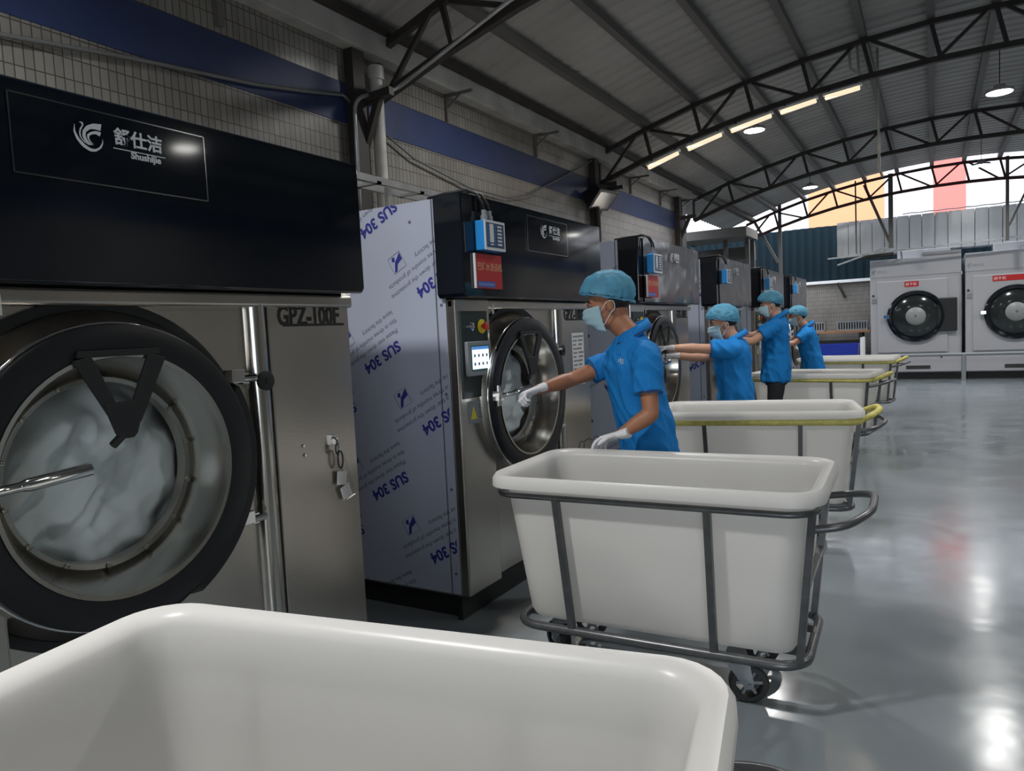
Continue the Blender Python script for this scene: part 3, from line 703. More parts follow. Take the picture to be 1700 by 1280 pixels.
    # little key knob
    bm = B(); ring_lathe(bm, (.045, 1.235, 1.37), (1, 0, 0), [(-.01, .036), (.004, .036), (.006, .03), (.008, .012), (.014, .010)], 20); obj('lock_knob', bm, M_BLACK, r)
    # white hanging strip under the hood
    bm = B(); box(bm, (.046, .37, 1.61), (.050, .385, 1.665)); obj('white_tab', bm, M_WHITE, r)
    # controls
    def k(y, z): return y*.974-.084+.003, 1.5+(z-1.5)*.974
    def kb(bm2, x0, y0_, z0, x1, y1_, z1, mi=0): a = k(y0_, z0); b = k(y1_, z1); box(bm2, (x0+.043, a[0], a[1]), (x1+.043, b[0], b[1]), mi)
    bm = B(); kb(bm, .012, .115, 1.162, .020, .375, 1.628); cp = obj('control_panel', bm, M_PANELD, r)
    bm = B(); kb(bm, .020, .135, 1.280, .042, .370, 1.465); sc = obj('touchscreen', bm, M_GREYP, cp, bevel=.006)
    bm = B(); kb(bm, .042, .165, 1.305, .0435, .345, 1.443, 0); kb(bm, .0435, .172, 1.315, .0442, .338, 1.436, 1); kb(bm, .0442, .172, 1.420, .0446, .338, 1.436, 2)
    for i in range(4):
        for j in (0, 1): kb(bm, .0442, .188+i*.04, 1.335+j*.045, .0446, .204+i*.04, 1.351+j*.045, 3)
    obj('display', bm, [M_GREENP, M_SCREEN, M_SCRBAR, M_GREYP], sc)
    ya, za = k(.205, 1.545); yb_, _ = k(.315, 1.545)
    bm = B(); ring_lathe(bm, (.063, ya, za), (1, 0, 0), [(0, .022), (.012, .022), (.014, .015), (.02, .014)], 20); obj('push_button', bm, M_CHROME, cp, smooth=True, auto=40)
    bm = B(); ring_lathe(bm, (.063, yb_, za), (1, 0, 0), [(0, .038), (.005, .038), (.007, .034)], 24); eb = obj('emergency_ring', bm, M_YEL, cp)
    bm = B(); ring_lathe(bm, (.069, yb_, za), (1, 0, 0), [(0, .012), (.014, .014), (.018, .021), (.030, .021), (.033, .016)], 20); obj('emergency_button', bm, M_ESTOP, eb, smooth=True, auto=40)
    bm = B(); kb(bm, .012, .150, 1.022, .0145, .338, 1.145, 0); q1, q2, q3 = k(.172, 1.045), k(.235, 1.045), k(.203, 1.115); prism(bm, [(.0578, *q1), (.0578, *q2), (.0578, *q3)], (.0006, 0, 0), 1)
    for kk in range(5): kb(bm, .0146, .255, 1.05+kk*.016, .0150, .325, 1.054+kk*.016, 2)
    obj('warning_label', bm, [M_GREYP, M_YEL, M_DARK], r)
    # power cable going up over the hood
    return r
def linen_in(y0, seed, label):
    o = obj('linen', linen(seed), M_LINEN, smooth=True, loc=(-2.15, y0, 0)); tag(o, label, 'laundry', 'white linen loads in the drums')
MY = [.59, 3.05, 5.52, 7.90, 10.25, 12.58]
ML = ['large machine nearest the camera, plain black hood with bird logo, GPZ-100F lettering', 'second machine, printed protective film covering its near side panel', 'third machine, hood in clear wrap, behind the nearest worker', 'fourth machine with wrapped hood, behind the second worker', 'fifth machine with wrapped hood, above the tallest worker', 'sixth machine, farthest of the black-hooded row']
for i, y in enumerate(MY):
    machine(y, ML[i], 'plain' if i < 2 else 'wrap', (.395, .62, .55, .5, .5, .5)[i])
    linen_in(y, i+1, ['crumpled white linen inside the nearest machine drum', 'white linen inside the second machine, behind the gloved hand', 'white linen inside the third machine drum', 'white linen inside the fourth machine drum', 'white linen inside the fifth machine drum', 'white linen inside the sixth machine drum'][i])

# blue controllers and red signs
CN = ['', 'blue controller box with buttons on the second machine hood', 'blue controller box on the third machine hood', 'blue controller box on the fourth machine hood', 'blue controller box on the fifth machine hood', 'blue controller box on the sixth machine hood']
for i in range(1, 6):
    X = -2.0+(0 if i == 1 else .03)
    r = empty('controller_box', (X, MY[i]+.07, 1.925), CN[i], 'control box', 'blue dosing controllers on the hoods')
    bm = B(); box(bm, (0, 0, 0), (.058, .195, .150)); obj('case', bm, M_BLUEB, r, bevel=.006)
    bm = B(); box(bm, (.058, .0, .0), (.063, .195, .150), 0); box(bm, (.063, .012, .014), (.0642, .183, .138), 1); box(bm, (.0642, .042, .040), (.0652, .080, .132), 0)
    for k in range(6): box(bm, (.0642, .118, .028+k*.018), (.0652, .160, .037+k*.018), 0)
    for k in range(6): box(bm, (.0642, .022, .030+k*.017), (.0650, .032, .040+k*.017), 2); box(bm, (.0642, .092, .030+k*.017), (.0650, .100, .038+k*.017), 2)
    box(bm, (.0642, .046, .026), (.0652, .078, .033), 0)
    obj('keypad', bm, [M_WHITE, M_NAVY, M_BLUEB], r)
    bm = B()
    for yy in (.05, .10): ring_lathe(bm, (.03, yy, .15), (0, 0, 1), [(0, .018), (.028, .018), (.03, .013), (.055, .013)], 12)
    obj('plug', bm, M_GREYP, r)
    for yy in (.05, .10):
        bm = B(); tube(bm, [(.03, yy, .20), (.028, yy-.01, .24), (.01, yy-.035, .285), (-.03, yy-.06, .305), (-.12, yy-.10, .296), (-.25, yy-.09, .287)], .007, 8); obj('cable', bm, M_BLACK, r, smooth=True)
for i, lb in ((1, 'red notice board with blue strip on the second machine hood'), (2, 'red notice board with blue strip on the third machine hood')):
    X = -2.0+(0.001 if i == 1 else .03)
    r = empty('notice_board', (X, MY[i]+.045, 1.735), lb, 'sign', 'red notices on the hoods')
    bm = B(); box(bm, (0, 0, 0), (.012, .255, .175)); obj('board', bm, M_RED, r)
    bm = B(); box(bm, (.0, -.006, 0), (.013, .002, .175)); obj('white_edge', bm, M_WHITE, r)
    bm = B(); text(bm, '巴耗水洗设机', .044, (.0135, .012, .095), (0, 1, 0), (0, 0, 1), bold=.0006, squash=.92); obj('lettering', bm, mat('gold_print', (.75, .42, .22), .5), r)
    bm = B(); box(bm, (.012, .012, .006), (.0135, .18, .036), 0)
    for k in range(9): box(bm, (.0135, .022+k*.017, .014), (.0138, .033+k*.017, .028), 1)
    obj('blue_strip', bm, [M_NAVY if i == 0 else mat('blue_strip_paint', (.04, .12, .42), .5), mat('blue_text', (.25, .30, .65), .5)], r)
# hook and tags on nearest machine's right panel
r = empty('tag_bundle', (-2.136, 2.165, 1.09), 'plastic bagged white tags on a black carabiner on the nearest machine', 'tags')
bm = B(); box(bm, (0, -.012, -.01), (.012, .012, .03)); tube(bm, arc_pts([(.01, 0, .02), (.03, 0, .01), (.035, .005, -.03), (.02, .012, -.045)], .01), .004, 8); obj('wall_hook', bm, M_CHROME, r)
bm = B(); tube(bm, [(.025, .018+.014*cos(t), -.075+.036*sin(t)) for t in [2*pi*k/20 for k in range(20)]], .0035, 8, closed=True); tube(bm, [(.028, .0+.008*cos(t), -.028+.022*sin(t)) for t in [2*pi*k/16 for k in range(16)]], .003, 8, closed=True); obj('carabiner', bm, M_BLACK, r, smooth=True)
bm = B(); prism(bm, [(.012, .0, -.06), (.012, .045, -.055), (.012, .10, -.235), (.012, .045, -.250), (.012, .01, -.15)], (.012, 0, 0)); obj('plastic_bag', bm, M_BAG, r)
for a, b in (((.03, -.155), -8), ((.05, -.215), 20)):
    bm = B(); box(bm, (.0145, -.028, -.028), (.0155, .028, .028)); box(bm, (.0156, -.017, .012), (.0158, .017, .016)); M3 = Matrix.Rotation(radians(b), 3, 'X')
    for v in bm.verts: v.co = M3 @ v.co + V((0, a[0], a[1]))
    obj('paper_tag', bm, M_LABELP, r)
bm = B()
for z, y in ((1.098, 1.42), (1.06, 1.425), (1.10, 1.60)): ring_lathe(bm, (-2.136, .59+y, z), (1, 0, 0), [(0, .008), (.006, .006)], 8)
tag(obj('adhesive_hook', bm, M_CHROME), 'clear little adhesive hooks on the nearest machine right panel', 'hook')
# notice sheets on second machine
r = empty('instruction_sheet', (-2.135, 3.05+1.44, 1.12), 'white and green instruction sheet on the second machine right panel', 'paper')
bm = B(); box(bm, (0, 0, 0), (.002, .19, .36)); obj('sheet', bm, M_LABELP, r)
bm = B()
for k in range(12):
    box(bm, (.002, .015, .02+k*.028), (.0025, .06+.02*(k % 3), .032+k*.028), 0); box(bm, (.002, .10, .02+k*.028), (.0025, .15+.01*(k % 4), .034+k*.028), 1 if k < 4 else 0)
obj('printing', bm, [M_GREYP, M_GREENPAPER], r)
# small box at bottom of second machine front
bm = B(); box(bm, (-2.15, 3.9, .62), (-2.06, 4.06, .70)); 
for k in range(4): box(bm, (-2.06, 3.905, .625+k*.018), (-2.055, 4.055, .637+k*.018))
tag(obj('vent_box', bm, M_BLACK, bevel=.004), 'small black louvred box low on the second machine front', 'vent')

# ================================================================== CARTS
def cart_meshes():
    out = {}
    L0, W0, L1, W1 = 1.13, .50, 1.25, .66; z0, z1 = .245, .865
    bm = B(); rr = []
    rr.append(rrect(0, 0, .9, .3, .05, z0)); rr.append(rrect(0, 0, L0-.04, W0-.04, .07, z0)); rr.append(rrect(0, 0, L0, W0, .09, z0+.03))
    for t in (.3, .6, .85, 1): rr.append(rrect(0, 0, L0+(L1-L0)*t, W0+(W1-W0)*t, .09+.01*t, z0+.03+(z1-z0-.03)*t))
    rr.append(rrect(0, 0, L1+.015, W1+.015, .105, z1+.004)); rr.append(rrect(0, 0, L1+.085, W1+.085, .12, z1+.004)); rr.append(rrect(0, 0, L1+.10, W1+.10, .13, z1-.022)); rr.append(rrect(0, 0, L1+.108, W1+.108, .13, z1-.022))
    rr.append(rrect(0, 0, L1+.105, W1+.105, .13, z1+.012)); rr.append(rrect(0, 0, L1+.08, W1+.08, .12, z1+.030)); rr.append(rrect(0, 0, L1+.045, W1+.045, .11, z1+.028)); rr.append(rrect(0, 0, L1+.0, W1+.0, .10, z1+.018)); rr.append(rrect(0, 0, L1-.018, W1-.018, .095, z1-.0))
    for t in (.85, .6, .3, .06): rr.append(rrect(0, 0, L0+(L1-L0)*t-.02, W0+(W1-W0)*t-.02, .085+.01*t, z0+.03+(z1-z0-.03)*t))
    rr.append(rrect(0, 0, L0-.07, W0-.07, .06, z0+.012))
    rings(bm, rr); out['tub'] = bm
    bm = B(); tube(bm, rrect(0, 0, L0+.07, W0+.07, .11, .225), .019, 10, closed=True)
    for y in (-.12, .12): bar(bm, (-(L0+.05)/2, y, .222), ((L0+.05)/2, y, .222), .03)
    out['base_frame'] = bm
    bm = B(); tube(bm, rrect(0, 0, L1+.05, W1+.05, .115, .812), .0125, 8, closed=True); out['top_rail'] = bm
    posts = []
    for sy in (-1, 1):
        for xb, xt in ((-.325, -.345), (.27, .275)): posts.append(((xb, sy*(W0/2+.033), .225), (xt, sy*(W1/2+.025), .812)))
        posts.append(((.575, sy*(W0/2-.01), .225), (.635, sy*(W1/2-.03), .812)))
    out['posts'] = [bar(B(), a, b, .027, .027) for a, b in posts]
    bm = B(); z = .775; tube(bm, arc_pts([(.622, -.28, z-.03), (.74, -.27, z-.01), (.82, -.14, z+.02), (.82, .14, z+.02), (.74, .27, z-.01), (.622, .28, z-.03)], .07), .015, 10)
    out['push_handle'] = bm
    return out
def caster(r, x, y, a):
    Rz = Matrix.Rotation(a, 3, 'Z')
    def P(bm2):
        for v in bm2.verts: v.co = Rz @ v.co + V((x, y, 0))
        return bm2
    bm = B(); ring_lathe(bm, (0, 0, .165), (0, 0, 1), [(0, .042), (.012, .046), (.045, .035)], 20)
    for s in (-1, 1): prism(bm, [(-.045, s*.03-.002, .168), (.045, s*.03-.002, .168), (.06, s*.03-.002, .085), (.05, s*.03-.002, .06), (.03, s*.03-.002, .06)], (0, .004, 0))
    c = obj('caster', P(bm), M_GREYP, r)
    bm = B(); ring_lathe(bm, (.045, -.022, .076), (0, 1, 0), [(0, .052), (0, .070), (.006, .076), (.038, .076), (.044, .070), (.044, .052)], 32, closed=True); w_ = obj('wheel', P(bm), M_RUB, c, smooth=True, auto=40)
    bm = B(); ring_lathe(bm, (.045, -.028, .076), (0, 1, 0), [(0, .016), (.056, .016)], 14)
    for k in range(6):
        t = 2*pi*k/6; bar(bm, (.045+.012*cos(t), 0, .076+.012*sin(t)), (.045+.056*cos(t), 0, .076+.056*sin(t)), .014, .012)
    cyl(bm, (.045, -.037, .076), (.045, .037, .076), .007, 8)
    for v in bm.verts: pass
    q = obj('hub', P(bm), M_GREYP, c)
def cart(loc, rz, label, tape, handle2=False, angs=(0, 0, 0, 0)):
    r = empty('laundry_cart', (loc[0], loc[1], 0), label, 'laundry cart', 'white laundry carts', rz)
    m = cart_meshes()
    obj('tub', m['tub'], M_TUB, r, smooth=True, auto=45)
    obj('base_frame', m['base_frame'], M_FRAME, r, smooth=True, auto=50)
    tr_ = obj('top_rail', m['top_rail'], M_FRAME, r, smooth=True, auto=50)
    for b in m['posts']: obj('post', b, M_FRAME, r)
    h = obj('push_handle', m['push_handle'], M_FRAME if not tape else M_FRAME, r, smooth=True, auto=50)
    bm = B()
    for y in (-.25, .25): bar(bm, (.60, y*.92, .52), (.585, -y*.92, .52), .02)
    if handle2:
        bm2 = B(); tube(bm2, arc_pts([(-.635, -.24, .80), (-.76, -.2, .83), (-.76, .2, .83), (-.635, .24, .80)], .05), .02, 8); obj('end_handle', bm2, M_TAPE, r, smooth=True)
    bm.free()
    obj('end_rail', bar(B(), (.605, -.27, .52), (.605, .27, .52), .022), M_FRAME, r)
    if tape:
        bm = B(); pts = rrect(0, 0, 1.305, .715, .115, .815); tube(bm, pts, [.021+.004*noise.noise(p*9) for p in pts], 8, closed=True)
        obj('foam_wrap', bm, M_TAPE, r, smooth=True)
        bm = B(); tube(bm, arc_pts([(.64, -.18, .80), (.72, -.17, .83), (.79, -.10, .87), (.79, .10, .87), (.72, .17, .83), (.64, .18, .80)], .05), .021, 8); obj('handle_wrap', bm, M_TAPE, r, smooth=True)
    for (x, y), a in zip(((.33, -.17), (.33, .17), (-.47, -.06), (-.47, .16)), angs): caster(r, x, y, a)
    return r
cart((-.905, .79), radians(9.5), 'white plastic laundry cart nearest the camera, cut off at the bottom', False, angs=(1, .5, 2, .3))
cart((-1.015, 2.98), radians(1.8), 'white laundry cart with bare grey frame, touched by the nearest worker', False, angs=(.35, .6, 2.6, .5))
cart((-1.10, 5.36), radians(11), 'white laundry cart with yellow foam wrap right behind the nearest worker', True, angs=(.5, .2, 2, .3))
cart((-1.18, 8.92), radians(-9), 'white laundry cart with yellow foam wrap beside the tallest worker', True, True, angs=(.5, 1, 2, .3))
cart((-1.12, 12.15), radians(-7), 'farthest white laundry cart, beside the farthest worker', True, angs=(.5, 1, 2, .3))

# ================================================================== DRYERS
def dryer(x0, label, sx):
    W = 1.80; Y0 = 18.85
    r = empty('tumble_dryer', (x0, Y0, 0), label, 'dryer', 'white industrial dryers')
    bm = B(); box(bm, (0, 0, .16), (W, 1.7, 2.76)); cb = obj('cabinet', bm, M_DRYER, r, bevel=.02)
    bm = B(); box(bm, (.05, .08, 0), (W-.05, 1.6, .16)); obj('plinth', bm, M_DARK, r)
    bm = B(); box(bm, (.14, -.03, .62), (W-.26, 0, 2.26)); fp = obj('front_panel', bm, M_DRYER, r, bevel=.02)
    bm = B(); box(bm, (.0, -.012, 2.36), (W, 0, 2.76)); obj('top_fascia', bm, M_DRYER, r, bevel=.008)
    bm = B(); box(bm, (.0, -.025, .18), (W, 0, .56)); lp = obj('lower_panel', bm, M_DRYER, r, bevel=.008)
    bm = B(); box(bm, (.72, -.032, .24), (1.20, -.02, .32)); obj('lint_slot', bm, M_DARK, lp)
    bm = B(); box(bm, (1.40, -.032, .48), (1.43, -.02, .58)); obj('latch', bm, M_BLACK, lp)
    cx, cz, R1 = .92, 1.44, .585
    def ly(bm2, prof, n=64, closed=False): 
        rings(bm2, [[V((cx+q*cos(2*pi*k/n), y, cz+q*sin(2*pi*k/n))) for k in range(n)] for y, q in prof], closed, False); return bm2
    d = obj('door', ly(B(), [(-.03, R1), (-.09, R1-.01), (-.11, R1-.04), (-.10, R1-.09), (-.05, R1-.11), (-.03, R1-.11)], closed=True), M_BLACKG, r, smooth=True, auto=40)
    bm = B(); box(bm, (cx+.42, -.10, cz-.36), (cx+.80, -.03, cz+.38)); obj('hinge_block', bm, M_BLACK, d, bevel=.02)
    obj('door_glass', ly(B(), [(-.06, R1-.10), (-.12, R1-.2), (-.15, R1-.36), (-.16, .01)]), mat('smoked_glass', (.02, .025, .025), .12, spec=.6), d, smooth=True)
    obj('inner_disc', ly(B(), [(-.158, .001), (-.168, .19), (-.150, .20)]), mat('pale_drum_view', (.28, .29, .29), .4), d, smooth=True)
    bm = B(); box(bm, (cx-R1-.06, -.14, cz-.03), (cx-R1+.05, -.09, cz+.05)); obj('door_latch', bm, M_CHROME, d, bevel=.01)
    bm = B(); box(bm, (cx-.22-sx*.2, -.036, 2.11), (cx+.06+sx*.7, -.031, 2.23)); s = obj('red_label', bm, M_RED, r)
    bm = B(); text(bm, '烘干机', .075, (cx-.20-sx*.2, -.038, 2.14), (1, 0, 0), (0, 0, 1)); obj('label_lettering', bm, M_WHITE, s)
    bm = B(); swan(bm, (.03, -.013, 2.44), (1, 0, 0), (0, 0, 1), .09); text(bm, '舒仕洁', .07, (.14, -.014, 2.46), (1, 0, 0), (0, 0, 1)); obj('brand_lettering', bm, M_GREYP, r)
    bm = B(); box(bm, (.03, -.02, 1.78), (.12, 0, 1.88)); obj('control_box', bm, M_GREYP, r); 
    bm = B(); ring_lathe(bm, (.06, 0, 1.95), (0, -1, 0), [(0, .025), (.03, .02)], 12); obj('button', bm, M_BLACK, r)
    bm = B(); box(bm, (W-.03, -.014, .18), (W, .0, 2.36)); obj('corner_seam', bm, M_DRYERD, r)
    bm = B(); box(bm, (.55, .3, 2.76), (1.6, 1.2, 2.95)); obj('top_housing', bm, M_DRYER, r, bevel=.01)
    bm = B(); box(bm, (W-.75, .02, 2.765), (W+.0, .28, 2.86)); box(bm, (W-.70, .0, 2.80), (W-.05, .02, 2.86)); obj('top_flap', bm, M_DRYERD, r)
    return r
dryer(-1.25, 'white industrial dryer at left with small red label above its dark door', 0)
dryer(.62, 'white industrial dryer at the right edge of the picture, long red label', 1)
# guard rail
r = empty('guard_rail', (0, 18.5, 0), 'grey tubular guard rail standing in front of the dryers', 'rail')
bm = B(); cyl(bm, (-.95, 0, .57), (4.4, 0, .57), .035, 12); obj('rail', bm, M_GREYP, r, smooth=True, auto=40)
for x in (-.9, .58, 1.7, 3.2): bm = B(); cyl(bm, (x, 0, 0), (x, 0, .57), .045, 12); obj('post', bm, M_GREYP, r, smooth=True, auto=40)
# things between last machine and dryers
r = empty('blue_trolley', (-2.0, 18.4, 0), 'blue plastic trolley with white end post behind the farthest cart', 'trolley')
bm = B(); rings(bm, [rrect(0, 0, .95, .5, .05, .25), rrect(0, 0, 1.08, .6, .05, .88), rrect(0, 0, 1.02, .54, .05, .88), rrect(0, 0, .9, .45, .05, .28)]); obj('bin', bm, M_BLUEBIN, r)
bm = B(); box(bm, (.58, -.3, .1), (.64, -.24, 1.02)); box(bm, (.58, .24, .1), (.64, .3, 1.02)); obj('end_post', bm, M_WHITE, r)
for x in (-.4, .4):
    for y in (-.2, .2): bm = B(); cyl(bm, (x, y-.02, .08), (x, y+.02, .08), .08); box(bm, (x-.02, y-.03, .08), (x+.02, y+.03, .26)); obj('caster', bm, M_RUB, r)
r = empty('workbench', (-2.3, 20.3, 0), 'bench with orange wooden top against the far tiled wall', 'bench')
bm = B(); box(bm, (-1.6, -.35, 1.10), (.95, .45, 1.15)); obj('bench_top', bm, M_WOOD, r)
for x in (-1.5, -.4, .7): bm = B(); box(bm, (x, -.3, 0), (x+.08, -.22, 1.10)); box(bm, (x, .3, 0), (x+.08, .38, 1.1)); obj('leg', bm, M_DARK, r)
bm = B(); box(bm, (-1.5, -.1, .3), (.8, .3, .9)); obj('cupboard', bm, M_DARK, r)
for x, w_, lb in ((-2.9, .5, 'small grey ribbed crate at left on the bench'), (-2.1, .7, 'long grey ribbed crate at right on the bench')):
    bm = B(); box(bm, (x, 20.1, 1.15), (x+w_, 20.5, 1.19)); box(bm, (x, 20.1, 1.36), (x+w_, 20.5, 1.40))
    k = 0
    while k*.06 < w_: box(bm, (x+k*.06, 20.1, 1.19), (x+k*.06+.03, 20.5, 1.36)); k += 1
    tag(obj('ribbed_crate', bm, M_GREYP), lb, 'crate', None)
post('wall_strut', [((-2.15, YF-.12, 2.40), (-1.98, YF-.03, 2.0))], .05, M_TRUSS, 'short dark slanting strut under the white ledge', 'strut')
#PEOPLE#
# ================================================================== PEOPLE
def lof(bm, secs, n=20):
    """secs: (centre, side_vec, other_vec, a, b); closed elliptical loft with domed ends"""
    def ring(c, s, u, a, b): return [V(c)+V(s)*a*cos(2*pi*k/n)+V(u)*b*sin(2*pi*k/n) for k in range(n)]
    rings(bm, [ring(*q) for q in secs]); return bm
def limb(bm, pts, rad, n=16):
    """tapered limb with rounded ends"""
    pts = [V(p) for p in pts]
    d0 = (pts[1]-pts[0]).normalized(); d1 = (pts[-1]-pts[-2]).normalized()
    P = [pts[0]-d0*rad[0]*.85, pts[0]-d0*rad[0]*.45]+pts+[pts[-1]+d1*rad[-1]*.45, pts[-1]+d1*rad[-1]*.85]
    R_ = [rad[0]*.45, rad[0]*.85]+list(rad)+[rad[-1]*.85, rad[-1]*.45]
    tube(bm, P, R_, n); return bm
def mids(a, b, ts): a, b = V(a), V(b); return [a.lerp(b, t) for t in ts]
def hand(wr, d, palm, thumb_side, curl, sz=1.0, spread=1.0, voxel=.0035):
    """gloved hand: d = direction of the palm, palm = normal out of the palm, thumb on thumb_side*(d x palm)"""
    bm = B(); wr = V(wr); d = V(d).normalized(); n = (V(palm)-d*V(palm).dot(d)).normalized(); t = d.cross(n)*thumb_side
    secs = []
    for h, a, b in ((-.055, .031, .025), (-.02, .030, .024), (0, .030, .020), (.03, .038, .018), (.06, .043, .017), (.085, .042, .015), (.094, .036, .010)):
        secs.append((wr+d*h*sz, t, n, a*sz, b*sz))
    lof(bm, secs)
    for off, L, bend in ((.031, .072, curl[0]), (.0105, .082, curl[1]), (-.0105, .077, curl[2]), (-.030, .062, curl[3])):
        p = wr+(d*.078+t*off)*sz; a = 0; pts = [p-d*.015*sz, p]; dirn = (d+t*off*4*spread).normalized()
        for k, q in enumerate((.45, .32, .23)):
            a += bend[k]; dd = dirn*cos(a)+n*sin(a); p = p+dd*L*q*sz; pts.append(p)
        limb(bm, pts, [r_*sz for r_ in (.0100, .0102, .0095, .0088, .0078)], 10)
    p = wr+(d*.018+t*.026)*sz; td = (d*.65+t*.62+n*curl[4]).normalized(); td2 = (d*.95+t*.15+n*(curl[4]+.25)).normalized()
    limb(bm, [p, p+td*.032*sz, p+td*.032*sz+td2*.028*sz, p+td*.032*sz+td2*.05*sz], [.014*sz, .0125*sz, .011*sz, .009*sz], 10)
    return bm
FIST = [(.75, 1.15, .8)]*4+[.55]
def person(root_xy, label, J, td, hd, sk, sc, shirt_hem, lean=0, cap_tilt=.45, vox=1.0, gloves=('L', 'R'), hairy=1, logo=False, backlogo=False, fold=1.0, belly=1.0):
    """J: joints in metres (world). td torso facing, hd head facing."""
    root = empty('person', (root_xy[0], root_xy[1], 0), label, 'person')
    ro = V((root_xy[0], root_xy[1], 0)); Z = V((0, 0, 1))
    J = {k: V(v) for k, v in J.items()}
    f = V((td[0], td[1], 0)).normalized(); s = Z.cross(f)          # s = wearer's left
    hf0 = V((hd[0], hd[1], 0)).normalized(); hs = Z.cross(hf0); pit = hd[2]; hf = (hf0*cos(pit)-Z*sin(pit)); hu = hs.cross(hf)*-1
    hu = (hf.cross(hs)).normalized()
    H = J['H']; N = J['N']; P = J['P']; NC = N+V((0, 0, .035))
    def hp(a, b, c): return H+(hf*a+hs*b+hu*c)*sc
    AX_ = (hf, hs, hu)
    # ---------- body (one continuous surface)
    bm = B()
    ellipsoid(bm, hp(-.018, 0, .040), AX_, (.098*sc, .078*sc, .090*sc))
    ellipsoid(bm, hp(.022, 0, -.030), AX_, (.072*sc, .064*sc, .092*sc))
    ellipsoid(bm, hp(.050, 0, -.098), AX_, (.036*sc, .036*sc, .026*sc))
    ellipsoid(bm, hp(.010, 0, -.085), AX_, (.062*sc, .056*sc, .030*sc))
    ellipsoid(bm, hp(.082, 0, .020), AX_, (.014*sc, .050*sc, .012*sc))
    for q in (-1, 1):
        ellipsoid(bm, hp(.055, q*.038, -.035), AX_, (.024*sc, .022*sc, .026*sc))
        ellipsoid(bm, hp(-.012, q*.079, -.015), AX_, (.020*sc, .010*sc, .033*sc))
        ellipsoid(bm, hp(-.002, q*.084, -.012), AX_, (.010*sc, .008*sc, .028*sc))
    limb(bm, [hp(.086, 0, .010), hp(.102, 0, -.022), hp(.108, 0, -.040)], [.009*sc, .012*sc, .015*sc], 10)
    for q in (-1, 1): ellipsoid(bm, hp(.096, q*.014, -.045), AX_, (.011*sc, .008*sc, .008*sc))
    nb = N-Z*.05
    limb(bm, [hp(-.030, 0, -.03), hp(-.032, 0, -.085), N.lerp(hp(-.03, 0, -.085), .4), N, nb], [.062*sc, .060*sc, .062, .068, .080])
    ch = P.lerp(N, .68); ch2 = P.lerp(N, .86)
    secs = []
    for t, a, b, fo in ((-.10, .13, .10, 0), (0, .155, .112, 0), (.25, .138, .102, .01), (.5, .15, .110, .015), (.72, .165, .118, .01), (.88, .150, .095, 0), (1.0, .085, .062, -.005)):
        c = P.lerp(N, t)+f*fo; secs.append((c, s, f, a, b*belly))
    lof(bm, secs, 24)
    for side in 'LR':
        Sh, El, Wr = J[side+'s'], J[side+'e'], J[side+'w']
        limb(bm, [ch2.lerp(Sh, .55), Sh], [.065, .058])
        limb(bm, [Sh]+mids(Sh, El, (.35, .7, 1)), [.056, .052, .046, .041])
        limb(bm, [El]+mids(El, Wr, (.22, .55, .85, 1)), [.041, .045, .038, .029, .027])
    hips = []
    for q, nm in ((1, 'L'), (-1, 'R')):
        hip = P+s*q*.085-Z*.06; an = V((ro.x, ro.y, .09))+s*q*.10+f*(.02 if q > 0 else -.05); kn = hip.lerp(an, .5)+f*.025
        limb(bm, [hip]+mids(hip, kn, (.4, 1))+mids(kn, an, (.35, 1)), [.085, .078, .055, .052, .036]); hips.append((hip, kn, an))
    remesh('body', bm, sk, root, .0075*vox, 5, root=ro)
    # ---------- face
    for q in (-1, 1):
        bm = B(); ellipsoid(bm, hp(.079, q*.032, .000), AX_, (.0125*sc, .014*sc, .0085*sc), 8, 12); e = obj('eye', bm, M_EYE, root, smooth=True, loc=-ro)
        bm = B(); ellipsoid(bm, hp(.0885, q*.032, .000), AX_, (.004*sc, .006*sc, .006*sc), 6, 10); obj('iris', bm, M_IRIS, e, smooth=True)
        bm = B(); limb(bm, [hp(.092, q*.014, .020), hp(.093, q*.032, .026), hp(.080, q*.050, .020)], [.0035*sc, .0045*sc, .003*sc], 8); obj('eyebrow', bm, M_HAIR, root, smooth=True, loc=-ro)
        bm = B(); limb(bm, [hp(.090, q*.018, .006), hp(.0935, q*.032, .010), hp(.084, q*.045, .005)], [.004*sc, .0045*sc, .0035*sc], 8); obj('eyelid', bm, sk, e, smooth=True)
    bm = B(); limb(bm, [hp(.090, -.020, -.075), hp(.098, 0, -.073), hp(.090, .020, -.075)], [.004*sc, .006*sc, .004*sc], 8); obj('mouth', bm, M_LIP, root, smooth=True, loc=-ro)
    # ---------- hair
    def shell(c, r3, keep, su=26, sv=44, dis=None):
        bm = B(); g = []
        for i in range(su+1):
            ph = pi*i/su; row = []
            for k in range(sv):
                th = 2*pi*k/sv; l = V((sin(ph)*cos(th), sin(ph)*sin(th), cos(ph))); q = V((c[0]+r3[0]*l.x, c[1]+r3[1]*l.y, c[2]+r3[2]*l.z))
                if dis: q += l*dis(l)
                row.append((q, bm.verts.new(hp(*q))))
            g.append(row)
        for i in range(su):
            for k in range(sv):
                qs = [g[i][k], g[i][(k+1) % sv], g[i+1][(k+1) % sv], g[i+1][k]]
                if all(keep(q[0]) for q in qs):
                    try: bm.faces.new([q[1] for q in qs])
                    except ValueError: pass
        bmesh.ops.delete(bm, geom=[v for v in bm.verts if not v.link_faces], context='VERTS'); return bm
    bm = shell((-.020, 0, .042), (.106, .086, .097), lambda q: q.z > (.045 if q.x > .02 else (.045-1.9*(.02-q.x) if q.x > -.035 else -.058)))
    obj('hair', bm, M_HAIR, root, smooth=True, solid=.004, loc=-ro)
